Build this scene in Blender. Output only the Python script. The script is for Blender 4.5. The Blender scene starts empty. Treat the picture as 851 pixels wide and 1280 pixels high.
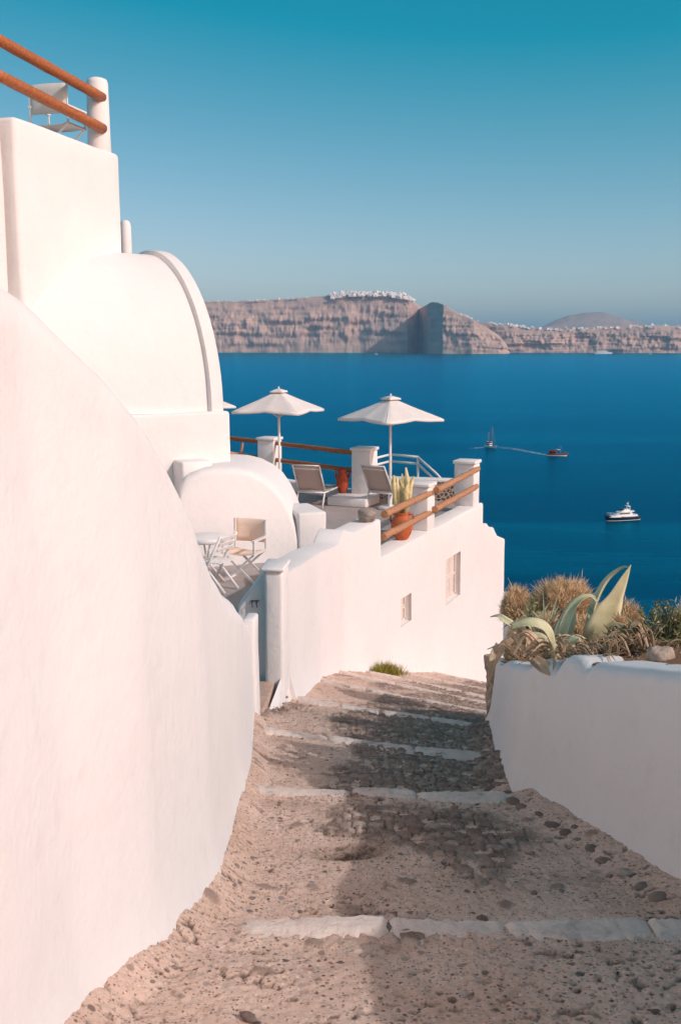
import bpy, bmesh, math, random
import numpy as np
from mathutils import Vector, Matrix

R = math.radians
scene = bpy.context.scene
COL = scene.collection
random.seed(7)

# ------------------------------------------------------------------ camera, sky, sun, exposure
PITCH = R(9.6)
FPX = 1244.0
cam = bpy.data.cameras.new('camera')
cam.lens = 35.0
cam.sensor_width = 36.0
cam.clip_start = 0.05
cam.clip_end = 120000
camo = bpy.data.objects.new('camera', cam)
COL.objects.link(camo)
camo.location = (0, 0, 0)
camo.rotation_euler = (R(90) - PITCH, 0, 0)
scene.camera = camo

SUN_EL = R(33)
SUN_H = Vector((0.855, -0.519, 0))
SUN_DIR = Vector((SUN_H.x * math.cos(SUN_EL), SUN_H.y * math.cos(SUN_EL), math.sin(SUN_EL)))
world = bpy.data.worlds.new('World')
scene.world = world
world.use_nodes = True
wn = world.node_tree
bg = wn.nodes['Background']
sky = wn.nodes.new('ShaderNodeTexSky')
sky.sky_type = 'NISHITA'
sky.sun_disc = False
sky.sun_elevation = SUN_EL
sky.sun_rotation = math.atan2(SUN_DIR.x, SUN_DIR.y)
sky.altitude = 100
sky.air_density = 0.6
sky.dust_density = 1.45
sky.ozone_density = 2.0
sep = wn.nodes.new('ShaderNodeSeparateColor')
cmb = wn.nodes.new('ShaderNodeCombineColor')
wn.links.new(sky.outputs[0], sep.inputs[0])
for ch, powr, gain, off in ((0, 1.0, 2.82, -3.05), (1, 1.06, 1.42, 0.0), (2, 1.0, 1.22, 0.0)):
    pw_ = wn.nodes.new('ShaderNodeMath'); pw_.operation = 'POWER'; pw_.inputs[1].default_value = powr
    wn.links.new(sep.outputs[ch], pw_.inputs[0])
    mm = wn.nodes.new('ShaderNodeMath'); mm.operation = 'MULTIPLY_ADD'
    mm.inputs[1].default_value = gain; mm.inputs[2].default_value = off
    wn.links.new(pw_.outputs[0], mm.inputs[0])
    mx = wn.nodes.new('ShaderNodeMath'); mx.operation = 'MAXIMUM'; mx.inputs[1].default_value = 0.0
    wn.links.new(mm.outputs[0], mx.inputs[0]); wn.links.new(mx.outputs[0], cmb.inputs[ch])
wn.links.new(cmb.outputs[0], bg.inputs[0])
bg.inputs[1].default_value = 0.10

sl = bpy.data.lights.new('sun', 'SUN')
sl.energy = 2.0
sl.angle = R(0.53)
sl.color = (1.0, 0.97, 0.955)
so = bpy.data.objects.new('sun', sl)
COL.objects.link(so)
so.rotation_euler = SUN_DIR.to_track_quat('Z', 'Y').to_euler()

scene.view_settings.view_transform = 'Standard'
scene.view_settings.look = 'None'
scene.view_settings.exposure = 0.14
scene.view_settings.gamma = 1.0
scene.render.engine = 'CYCLES'
scene.cycles.max_bounces = 10
scene.cycles.diffuse_bounces = 8
scene.cycles.volume_bounces = 0
scene.cycles.use_denoising = True

# ------------------------------------------------------------------ geometry of the view (used only to take measurements)
CP, SP = math.cos(PITCH), math.sin(PITCH)

def P(px, py, Y):
    """world point at forward distance Y that the photograph shows at px, py"""
    u = (px - 425.5) / FPX
    v = (640 - py) / FPX
    y = CP + v * SP
    z = -SP + v * CP
    return Vector((u / y * Y, Y, z / y * Y))

# ------------------------------------------------------------------ numpy noise
def _hash(ix, iy, iz, seed=0):
    n = (ix.astype(np.int64) * 374761393 + iy.astype(np.int64) * 668265263 + iz.astype(np.int64) * 2147483647 + seed * 974634777)
    n = (n ^ (n >> 13)) * 1274126177
    n = n & 0x7fffffffffff
    n = (n ^ (n >> 16)) & 0xffffff
    return n / float(0xffffff)

def vnoise(x, y, z=None, seed=0):
    x = np.asarray(x, float); y = np.asarray(y, float)
    z = np.zeros_like(x) if z is None else np.asarray(z, float)
    xi, yi, zi = np.floor(x), np.floor(y), np.floor(z)
    fx, fy, fz = x - xi, y - yi, z - zi
    fx = fx * fx * (3 - 2 * fx); fy = fy * fy * (3 - 2 * fy); fz = fz * fz * (3 - 2 * fz)
    r = 0
    for a in (0, 1):
        for b in (0, 1):
            for c in (0, 1):
                w = (fx if a else 1 - fx) * (fy if b else 1 - fy) * (fz if c else 1 - fz)
                r = r + w * _hash(xi + a, yi + b, zi + c, seed)
    return r * 2 - 1

def fbm(x, y, z=None, oct=4, seed=0, lac=2.03, gain=0.5):
    x = np.asarray(x, float); y = np.asarray(y, float)
    z = np.zeros_like(x) if z is None else np.asarray(z, float)
    a, s, t = 1.0, 0.0, 0.0
    for o in range(oct):
        s = s + a * vnoise(x, y, z, seed + o * 17)
        t += a
        a *= gain
        x, y, z = x * lac + 3.1, y * lac + 1.7, z * lac + 5.3
    return s / t

def worley(x, y, cell, seed=0):
    gx, gy = x / cell, y / cell
    ix, iy = np.floor(gx), np.floor(gy)
    f1 = np.full(x.shape, 9.0); f2 = np.full(x.shape, 9.0); rid = np.zeros(x.shape)
    for a in (-1, 0, 1):
        for b in (-1, 0, 1):
            cx, cy = ix + a, iy + b
            zz = np.zeros_like(cx)
            jx = _hash(cx, cy, zz, seed); jy = _hash(cx, cy, zz, seed + 5)
            ang = _hash(cx, cy, zz, seed + 9) * 3.1416
            st = 0.72 + 0.5 * _hash(cx, cy, zz, seed + 12)
            dx, dy = gx - (cx + 0.15 + 0.7 * jx), gy - (cy + 0.15 + 0.7 * jy)
            ex = (dx * np.cos(ang) + dy * np.sin(ang)) * st
            ey = (-dx * np.sin(ang) + dy * np.cos(ang)) / st
            d = np.sqrt(ex * ex + ey * ey)
            rr = _hash(cx, cy, zz, seed + 21)
            new = d < f1
            f2 = np.where(new, f1, np.minimum(f2, d))
            rid = np.where(new, rr, rid)
            f1 = np.where(new, d, f1)
    return f1, f2, rid

def sstep(a, b, x):
    t = np.clip((x - a) / (b - a), 0, 1)
    return t * t * (3 - 2 * t)

# ------------------------------------------------------------------ object helpers
def tag(o, label=None, cat=None, group=None, kind=None):
    if label: o['label'] = label
    if cat: o['category'] = cat
    if group: o['group'] = group
    if kind: o['kind'] = kind
    return o

def empty(name, loc, rz=0.0):
    o = bpy.data.objects.new(name, None)
    COL.objects.link(o)
    o.location = loc
    o.rotation_euler = (0, 0, rz)
    return o

def link_mesh(name, me, mat, parent=None):
    o = bpy.data.objects.new(name, me)
    COL.objects.link(o)
    if mat is not None:
        me.materials.append(mat)
    if parent is not None:
        o.parent = parent
    return o

class MB:
    """collects shapes for ONE mesh"""
    def __init__(self):
        self.v = []; self.f = []; self.sm = []
    def add(self, vs, fs, smooth=False):
        n = len(self.v)
        self.v += [tuple(p) for p in vs]
        for f in fs:
            self.f.append([i + n for i in f]); self.sm.append(smooth)
        return self
    def box(self, c, s, rz=0.0, rot=None, bevel=0.0, seg=2):
        bm = bmesh.new()
        bmesh.ops.create_cube(bm, size=1)
        bmesh.ops.scale(bm, vec=s, verts=bm.verts)
        if bevel > 0:
            bmesh.ops.bevel(bm, geom=list(bm.edges), offset=bevel, segments=seg, affect='EDGES', profile=0.5)
        M = Matrix.Translation(c) @ (rot.to_4x4() if rot is not None else Matrix.Rotation(rz, 4, 'Z'))
        bm.transform(M)
        bm.verts.index_update()
        self.add([v.co[:] for v in bm.verts], [[v.index for v in f.verts] for f in bm.faces], bevel > 0)
        bm.free()
        return self
    def tube(self, pts, r, n=10, caps=True, r_end=None):
        pts = [Vector(p) for p in pts]
        rings = []
        up = Vector((0.13, 0.21, 0.97))
        m = len(pts)
        for i, p in enumerate(pts):
            t = (pts[min(i + 1, m - 1)] - pts[max(i - 1, 0)]).normalized()
            a = t.cross(up)
            if a.length < 1e-3: a = t.cross(Vector((1, 0, 0)))
            a.normalize(); b = t.cross(a)
            rr = r if r_end is None else r + (r_end - r) * i / max(1, m - 1)
            if not isinstance(r, (int, float)): rr = r[i]
            rings.append([p + (a * math.cos(2 * math.pi * k / n) + b * math.sin(2 * math.pi * k / n)) * rr for k in range(n)])
        self.loft(rings, closed=True, caps=caps)
        return self
    def loft(self, rings, closed=False, caps=False, smooth=True):
        n = len(rings[0])
        vs = [p for r in rings for p in r]
        fs = []
        for i in range(len(rings) - 1):
            for k in range(n if closed else n - 1):
                k2 = (k + 1) % n
                fs.append([i * n + k, i * n + k2, (i + 1) * n + k2, (i + 1) * n + k])
        self.add(vs, fs, smooth)
        if caps:
            self.add(rings[0], [list(range(n))[::-1]], False)
            self.add(rings[-1], [list(range(n))], False)
        return self
    def lathe(self, prof, c=(0, 0, 0), n=28):
        c = Vector(c)
        rings = [[c + Vector((r * math.cos(2 * math.pi * k / n), r * math.sin(2 * math.pi * k / n), z)) for k in range(n)] for r, z in prof]
        return self.loft(rings, closed=True, caps=True)
    def build(self, name, mat, parent=None, world=False, merge=True):
        off = parent.location if (world and parent is not None) else Vector((0, 0, 0))
        me = bpy.data.meshes.new(name)
        me.from_pydata([(p[0] - off[0], p[1] - off[1], p[2] - off[2]) for p in self.v], [], self.f)
        me.polygons.foreach_set('use_smooth', self.sm)
        if merge:
            bm = bmesh.new(); bm.from_mesh(me)
            bmesh.ops.remove_doubles(bm, verts=bm.verts, dist=1e-5)
            bmesh.ops.recalc_face_normals(bm, faces=bm.faces)
            bm.to_mesh(me); bm.free()
        me.update()
        return link_mesh(name, me, mat, parent)

def wobble(o, amp, freq, seed=0):
    """hand-plastered unevenness: moves the vertices of a dense mesh"""
    me = o.data
    n = len(me.vertices)
    co = np.empty(n * 3); me.vertices.foreach_get('co', co); co = co.reshape(-1, 3)
    off = np.array(o.parent.location) if o.parent else np.array(o.location)
    w = co + off
    d = np.stack([fbm(w[:, 0] * freq, w[:, 1] * freq, w[:, 2] * freq, 3, seed + s) for s in (1, 40, 80)], 1)
    co += d * amp
    me.vertices.foreach_set('co', co.ravel()); me.update()

def dense(o, cut, bevel=0.04):
    """bevel, then cut long edges so that wobble can act"""
    bm = bmesh.new(); bm.from_mesh(o.data)
    if bevel:
        es = [e for e in bm.edges if len(e.link_faces) == 2 and e.calc_face_angle(0) > 0.6]
        bmesh.ops.bevel(bm, geom=es, offset=bevel, segments=3, affect='EDGES', profile=0.5)
    bmesh.ops.triangulate(bm, faces=[f for f in bm.faces if len(f.verts) > 4])
    for _ in range(7):
        es = [e for e in bm.edges if e.calc_length() > cut]
        if not es: break
        bmesh.ops.subdivide_edges(bm, edges=es, cuts=1, use_grid_fill=True)
        bmesh.ops.triangulate(bm, faces=[f for f in bm.faces if len(f.verts) > 4])
    for f in bm.faces: f.smooth = True
    bm.to_mesh(o.data); bm.free(); o.data.update()

def smooth_by_angle(o, ang=40):
    me = o.data
    for p in me.polygons: p.use_smooth = True
    me.set_sharp_from_angle(angle=R(ang))

def dup(root, loc, rz=None, label=None):
    r = root.copy(); COL.objects.link(r); r.location = loc
    if rz is not None: r.rotation_euler = (0, 0, rz)
    if label: r['label'] = label
    for ch in list(root.children):
        c = ch.copy(); COL.objects.link(c); c.parent = r
        for g in list(ch.children):
            d = g.copy(); COL.objects.link(d); d.parent = c
    return r

# ------------------------------------------------------------------ materials
class NT:
    def __init__(self, name):
        self.m = bpy.data.materials.new(name); self.m.use_nodes = True
        self.t = self.m.node_tree; self.n = self.t.nodes
        self.b = self.n['Principled BSDF']
        self.geo = None
    def L(self, a, b): self.t.links.new(a, b)
    def pos(self):
        if self.geo is None: self.geo = self.n.new('ShaderNodeNewGeometry')
        return self.geo.outputs['Position']
    def mapped(self, scale, src=None):
        mp = self.n.new('ShaderNodeMapping')
        mp.inputs['Scale'].default_value = scale
        self.L(src or self.pos(), mp.inputs['Vector'])
        return mp.outputs[0]
    def noise(self, scale, detail=4, rough=0.55, vec=None, dist=0.0):
        t = self.n.new('ShaderNodeTexNoise')
        t.inputs['Scale'].default_value = scale
        t.inputs['Detail'].default_value = detail
        t.inputs['Roughness'].default_value = rough
        t.inputs['Distortion'].default_value = dist
        self.L(vec or self.pos(), t.inputs['Vector'])
        return t.outputs['Fac']
    def ramp(self, fac, stops):
        r = self.n.new('ShaderNodeValToRGB')
        e = r.color_ramp.elements
        while len(e) < len(stops): e.new(0.5)
        for k, (p, c) in enumerate(stops):
            e[k].position = p
            e[k].color = (c[0], c[1], c[2], 1) if not isinstance(c, (int, float)) else (c, c, c, 1)
        self.L(fac, r.inputs[0])
        return r.outputs[0]
    def mix(self, fac, a, b, mode='MIX'):
        m = self.n.new('ShaderNodeMix'); m.data_type = 'RGBA'; m.blend_type = mode
        if isinstance(fac, (int, float)): m.inputs[0].default_value = fac
        else: self.L(fac, m.inputs[0])
        for s, i in ((a, 6), (b, 7)):
            if isinstance(s, (tuple, list)): m.inputs[i].default_value = (s[0], s[1], s[2], 1)
            else: self.L(s, m.inputs[i])
        return m.outputs[2]
    def math(self, op, a, b=None):
        m = self.n.new('ShaderNodeMath'); m.operation = op
        for s, i in ((a, 0), (b, 1)):
            if s is None: continue
            if isinstance(s, (int, float)): m.inputs[i].default_value = s
            else: self.L(s, m.inputs[i])
        return m.outputs[0]
    def attr(self, name):
        a = self.n.new('ShaderNodeAttribute'); a.attribute_name = name
        return a.outputs['Fac']
    def bump(self, h, strength, dist, prev=None):
        b = self.n.new('ShaderNodeBump')
        b.inputs['Strength'].default_value = strength
        b.inputs['Distance'].default_value = dist
        self.L(h, b.inputs['Height'])
        if prev is not None: self.L(prev, b.inputs['Normal'])
        return b.outputs[0]
    def out(self, color=None, rough=0.8, normal=None, spec=0.3):
        if color is not None:
            if isinstance(color, (tuple, list)): self.b.inputs['Base Color'].default_value = (color[0], color[1], color[2], 1)
            else: self.L(color, self.b.inputs['Base Color'])
        if isinstance(rough, (int, float)): self.b.inputs['Roughness'].default_value = rough
        else: self.L(rough, self.b.inputs['Roughness'])
        self.b.inputs['Specular IOR Level'].default_value = spec
        if normal is not None: self.L(normal, self.b.inputs['Normal'])
        return self.m

def whitewash(name, base, dirt=0.25, bump=0.5):
    t = NT(name)
    n1 = t.noise(0.9, 5, 0.6)
    n2 = t.noise(7.0, 4, 0.6)
    c = t.mix(t.ramp(n1, [(0.35, 0.0), (0.7, 1.0)]), base, [base[0] * 0.965, base[1] * 0.955, base[2] * 0.945])
    c = t.mix(t.math('MULTIPLY', t.ramp(n2, [(0.56, 0.0), (0.8, 1.0)]), dirt), c, [base[0] * 0.82, base[1] * 0.78, base[2] * 0.74])
    # rain streaks
    sv = t.mapped((5.0, 5.0, 0.35))
    n3 = t.noise(1.4, 4, 0.65, sv)
    c = t.mix(t.math('MULTIPLY', t.ramp(n3, [(0.6, 0.0), (0.82, 1.0)]), dirt * 0.8), c, [base[0] * 0.80, base[1] * 0.76, base[2] * 0.72])
    b1 = t.bump(t.noise(3.2, 4, 0.6), bump * 0.6, 0.05)
    b2 = t.bump(t.noise(38, 5, 0.65), bump * 0.55, 0.008, b1)
    b3 = t.bump(t.noise(160, 3, 0.6), bump * 0.4, 0.002, b2)
    return t.out(c, 0.92, b3, 0.15)

WHITE = (0.79, 0.755, 0.742)
M_WALL = whitewash('whitewash', WHITE, 0.32, 0.5)
M_WALL2 = whitewash('whitewash_far', (0.80, 0.765, 0.752), 0.2, 0.5)

def simple(name, col, rough=0.7, var=0.15, scale=12, spec=0.3, bump=0.0, metallic=0.0):
    t = NT(name)
    n = t.noise(scale, 4, 0.6)
    c = t.mix(t.ramp(n, [(0.3, 0.0), (0.72, 1.0)]), [x * (1 - var) for x in col], [min(1, x * (1 + var)) for x in col])
    nb = t.bump(t.noise(scale * 5, 4, 0.6), bump, 0.01) if bump else None
    t.b.inputs['Metallic'].default_value = metallic
    return t.out(c, rough, nb, spec)

def wood(name, c1, c2, rough=0.5):
    t = NT(name)
    tc = t.n.new('ShaderNodeTexCoord')
    n = t.noise(9, 5, 0.65, t.mapped((3, 3, 3), tc.outputs['Object']))
    n2 = t.noise(45, 4, 0.6)
    c = t.mix(t.ramp(n, [(0.3, 0.0), (0.7, 1.0)]), c1, c2)
    c = t.mix(t.ramp(n2, [(0.54, 0.0), (0.72, 0.75)]), c, [x * 0.40 for x in c1])
    return t.out(c, rough, t.bump(n2, 0.3, 0.006), 0.35)

M_RAIL = wood('varnished_wood', (0.28, 0.075, 0.022), (0.55, 0.19, 0.06), 0.42)
M_RAILOLD = wood('weathered_wood', (0.34, 0.155, 0.08), (0.58, 0.30, 0.165), 0.7)
M_WPAINT = simple('white_paint', (0.80, 0.76, 0.74), 0.45, 0.05, 8)
M_CANVAS = simple('umbrella_canvas', (0.76, 0.70, 0.67), 0.85, 0.05, 6, 0.1)
M_PEACH = simple('peach_canvas', (0.95, 0.70, 0.55), 0.9, 0.06, 20, 0.1)
M_CREAM = simple('cream_canvas', (0.74, 0.67, 0.60), 0.9, 0.06, 20, 0.1)
M_SLING = simple('sling_mesh', (0.56, 0.44, 0.385), 0.85, 0.12, 60, 0.1)
M_TERRA = simple('red_terracotta', (0.42, 0.075, 0.03), 0.55, 0.25, 14, 0.35, 0.2)
M_POT = simple('orange_terracotta', (0.52, 0.13, 0.045), 0.6, 0.25, 14, 0.3, 0.2)
M_SKIN = simple('skin', (0.55, 0.25, 0.15), 0.5, 0.08, 8)
M_SWIM = simple('dark_swimwear', (0.03, 0.04, 0.08), 0.8)
M_HAIR = simple('dark_hair', (0.03, 0.02, 0.015), 0.6, 0.3, 40)
M_FLOOR = simple('terrace_cement', (0.42, 0.36, 0.34), 0.85, 0.10, 2.2, 0.2, 0.15)
M_METAL = simple('dark_metal', (0.06, 0.055, 0.05), 0.5)
M_THRESH = simple('worn_threshold', (0.52, 0.36, 0.29), 0.85, 0.2, 9, 0.2, 0.3)
M_ROCK = simple('grey_rock', (0.30, 0.25, 0.22), 0.9, 0.35, 9, 0.2, 0.8)

def slab_mat():
    t = NT('marble_slab')
    n = t.noise(3.5, 5, 0.62, t.mapped((1, 2.2, 1)))
    c = t.mix(t.ramp(n, [(0.36, 0.0), (0.66, 1.0)]), (0.68, 0.54, 0.475), (0.80, 0.655, 0.575))
    n2 = t.noise(26, 5, 0.7)
    c = t.mix(t.ramp(n2, [(0.56, 0.0), (0.78, 0.6)]), c, (0.42, 0.30, 0.23))
    n3 = t.noise(5.5, 5, 0.7)
    c = t.mix(t.ramp(n3, [(0.54, 0.0), (0.66, 0.65)]), c, (0.36, 0.31, 0.29))
    b = t.bump(t.noise(14, 5, 0.65), 0.9, 0.02)
    return t.out(c, 0.72, t.bump(t.noise(90, 4, 0.65), 0.5, 0.004, b), 0.25)
M_SLAB = slab_mat()

def path_mat():
    t = NT('cobbled_mortar')
    st, rn, pat = t.attr('stone'), t.attr('rnd'), t.attr('patch')
    nA = t.noise(2.4, 5, 0.6)
    nB = t.noise(24, 6, 0.7)
    nC = t.noise(110, 4, 0.7)
    vo = t.n.new('ShaderNodeTexVoronoi'); vo.inputs['Scale'].default_value = 46; t.L(t.pos(), vo.inputs['Vector'])
    vs_ = t.n.new('ShaderNodeSeparateColor'); t.L(vo.outputs['Color'], vs_.inputs[0])
    vd = vo.outputs['Distance']
    mort = t.mix(t.ramp(nA, [(0.34, 0.0), (0.68, 1.0)]), (0.68, 0.455, 0.355), (0.82, 0.585, 0.48))
    mort = t.mix(t.ramp(nB, [(0.52, 0.0), (0.72, 0.75)]), mort, (0.50, 0.32, 0.23))
    # small aggregate: dark and pale grains showing through the worn mortar
    grain = t.math('MULTIPLY', t.ramp(vd, [(0.22, 1.0), (0.42, 0.0)]), t.ramp(vs_.outputs[0], [(0.36, 0.0), (0.44, 1.0)]))
    grain = t.math('MULTIPLY', grain, t.ramp(t.noise(3.1, 4, 0.6), [(0.36, 0.15), (0.58, 1.0)]))
    gcol = t.ramp(vs_.outputs[1], [(0.0, (0.12, 0.08, 0.065)), (0.45, (0.27, 0.17, 0.13)), (0.62, (0.50, 0.32, 0.22)), (0.8, (0.80, 0.68, 0.60)), (1.0, (0.36, 0.30, 0.28))])
    mort = t.mix(grain, mort, gcol)
    v3 = t.n.new('ShaderNodeTexVoronoi'); v3.inputs['Scale'].default_value = 85; t.L(t.pos(), v3.inputs['Vector'])
    v3c = t.n.new('ShaderNodeSeparateColor'); t.L(v3.outputs['Color'], v3c.inputs[0])
    g3 = t.math('MULTIPLY', t.ramp(v3.outputs['Distance'], [(0.30, 1.0), (0.45, 0.0)]), t.ramp(v3c.outputs[0], [(0.45, 0.0), (0.55, 0.9)]))
    mort = t.mix(g3, mort, t.ramp(v3c.outputs[1], [(0.0, (0.20, 0.12, 0.09)), (0.35, (0.36, 0.23, 0.17)), (0.55, (0.56, 0.36, 0.26)), (0.75, (0.86, 0.72, 0.62)), (1.0, (0.46, 0.36, 0.32))]))
    v2 = t.n.new('ShaderNodeTexVoronoi'); v2.inputs['Scale'].default_value = 17; t.L(t.mapped((1, 1, 1), t.n.new('ShaderNodeNewGeometry').outputs['Position']), v2.inputs['Vector'])
    v2c = t.n.new('ShaderNodeSeparateColor'); t.L(v2.outputs['Color'], v2c.inputs[0])
    g2 = t.math('MULTIPLY', t.ramp(v2.outputs['Distance'], [(0.20, 1.0), (0.30, 0.0)]), t.ramp(v2c.outputs[0], [(0.60, 0.0), (0.66, 1.0)]))
    mort = t.mix(g2, mort, t.ramp(v2c.outputs[1], [(0.0, (0.17, 0.12, 0.10)), (0.5, (0.34, 0.23, 0.18)), (0.75, (0.58, 0.44, 0.36)), (1.0, (0.26, 0.21, 0.20))]))
    mort = t.mix(t.ramp(nC, [(0.60, 0.0), (0.74, 0.7)]), mort, (0.24, 0.15, 0.11))
    stone = t.ramp(rn, [(0.0, (0.11, 0.078, 0.065)), (0.3, (0.30, 0.205, 0.165)), (0.55, (0.45, 0.315, 0.25)), (0.72, (0.17, 0.12, 0.10)), (0.9, (0.46, 0.34, 0.28)), (1.0, (0.56, 0.44, 0.37))])
    stone = t.mix(t.ramp(nB, [(0.42, 0.0), (0.7, 0.6)]), stone, (0.36, 0.25, 0.195))
    c = t.mix(st, mort, stone)
    c = t.mix(t.math('MULTIPLY', pat, t.ramp(nB, [(0.30, 0.25), (0.58, 1.0)])), c, (0.105, 0.068, 0.05))
    b = t.bump(t.noise(30, 6, 0.7), 0.35, 0.012)
    b = t.bump(nC, 0.9, 0.007, b)
    b = t.bump(grain, 0.35, 0.006, b)
    return t.out(c, 0.9, b, 0.2)
M_PATH = path_mat()

def soil_mat(name, a, b_, dark):
    t = NT(name)
    n = t.noise(3, 5, 0.65); n2 = t.noise(34, 5, 0.7)
    c = t.mix(t.ramp(n, [(0.35, 0.0), (0.65, 1.0)]), a, b_)
    c = t.mix(t.ramp(n2, [(0.5, 0.0), (0.72, 0.8)]), c, dark)
    return t.out(c, 0.95, t.bump(n2, 0.9, 0.03), 0.1)
M_SOIL = soil_mat('red_soil', (0.34, 0.17, 0.095), (0.46, 0.26, 0.155), (0.17, 0.10, 0.065))
M_HILL = soil_mat('dry_hillside', (0.20, 0.14, 0.085), (0.30, 0.21, 0.13), (0.10, 0.075, 0.05))

# ------------------------------------------------------------------ SETTING: sea, hillside, far coast
SEA = -90.0
def sea_mat():
    t = NT('sea_water')
    big = t.noise(1.0, 5, 0.6, t.mapped((0.0012, 0.0060, 1)))
    med = t.noise(1.0, 4, 0.6, t.mapped((0.006, 0.022, 1)))
    c = t.mix(t.ramp(big, [(0.42, 0.0), (0.58, 1.0)]), (0.0, 0.030, 0.072), (0.0, 0.098, 0.165))
    c = t.mix(t.ramp(med, [(0.48, 0.0), (0.66, 0.6)]), c, (0.0, 0.040, 0.090))
    wind = t.noise(1.0, 5, 0.6, t.mapped((0.0010, 0.016, 1)))
    c = t.mix(t.ramp(wind, [(0.52, 0.0), (0.64, 0.75)]), c, (0.0, 0.030, 0.070))
    w1 = t.noise(1.0, 4, 0.6, t.mapped((0.20, 0.36, 0.3)))
    w2 = t.noise(1.0, 4, 0.6, t.mapped((0.9, 1.5, 1)))
    b = t.bump(w1, 0.55, 1.4)
    b = t.bump(w2, 0.35, 0.35, b)
    m = t.out(c, 0.5, b, 0.0)
    gl = t.n.new('ShaderNodeBsdfGlossy'); gl.inputs['Color'].default_value = (0.02, 0.55, 0.85, 1); gl.inputs['Roughness'].default_value = 0.16
    t.L(b, gl.inputs['Normal'])
    ms = t.n.new('ShaderNodeMixShader'); fr_ = t.n.new('ShaderNodeFresnel'); fr_.inputs['IOR'].default_value = 1.42
    t.L(t.math('MULTIPLY', fr_.outputs[0], 1.0), ms.inputs[0])
    t.L(t.b.outputs[0], ms.inputs[1]); t.L(gl.outputs[0], ms.inputs[2])
    t.L(ms.outputs[0], t.n['Material Output'].inputs['Surface'])
    return m
mb = MB().add([(-45000, -200, SEA), (45000, -200, SEA), (45000, 45000, SEA), (-45000, 45000, SEA)], [[0, 1, 2, 3]])
tag(mb.build('sea', sea_mat()), kind='structure')

def pw(pts):
    xs = [p[0] for p in pts]; ys = [p[1] for p in pts]
    return lambda x: np.interp(x, xs, ys)

# ---- the stepped lane: edge lines of the treads measured as (left px,py) (right px,py) and distance
YROWS = [(0.4, -1.40), (3.3, -2.07), (5.4, -2.565), (7.3, -3.09), (9.8, -3.75), (12.0, -4.36), (14.5, -5.05), (18.5, -6.12), (22.0, -7.2), (26.0, -8.5), (34, -12)]
gz = pw(YROWS)
left_x = pw([(0.2, -0.95), (2.6, -0.76), (3.05, -0.62), (3.83, -0.53), (6.1, -0.60), (8.3, -0.76), (8.7, -0.62), (10.5, -0.42), (12.3, -0.26), (14.3, 0.05), (15.8, 0.63), (18.3, 1.71), (21.1, 2.93), (23.4, 3.95), (26, 5.1)])
right_x = pw([(0.2, 2.25), (2.0, 1.86), (3.91, 1.44), (5.0, 1.19), (5.6, 1.075), (6.5, 1.16), (7.5, 1.27), (9.3, 1.46), (9.9, 1.6), (12, 3.0), (14.3, 3.9), (18, 4.8), (21, 5.6), (26, 8)])

# treads: list of (Y at x=0, slope dY/dx); the nosing of each tread
EDGES = [(1.35, -0.02), (3.30, -0.01), (5.42, -0.06), (7.30, -0.30), (9.35, -0.45), (11.5, -0.65), (13.6, -0.75), (15.3, -0.75), (17.2, -0.75), (19.4, -0.75), (22.0, -0.75), (25.0, -0.7)]
DROP = 0.085

def lane_z(x, y):
    x = np.asarray(x, float); y = np.asarray(y, float)
    yy = y.copy()
    # equivalent centre-line distance so that the nosings run level across
    k = np.interp(y, [e[0] for e in EDGES], [e[1] for e in EDGES])
    yc = y - k * (x - 0.25 * np.clip(y - 4, 0, 4)) * 0.9
    z = gz(yc)
    for (e0, sl_) in EDGES:
        ed = e0 + sl_ * (x - 0.2)
        d = y - ed
        # just past the nosing the next tread starts lower, and climbs back to the mean slope by its own nosing
        z = z - DROP * sstep(0.0, 0.3, x - left_x(y) + 0.03) * sstep(-0.012, 0.012, d) * np.clip(1 - d / 1.7, 0, 1) * (d > -0.02)
        # tread worn a little below the slab on the uphill side
        z = z - 0.018 * np.exp(-((d + 0.22) / 0.10) ** 2)
    return z

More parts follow.
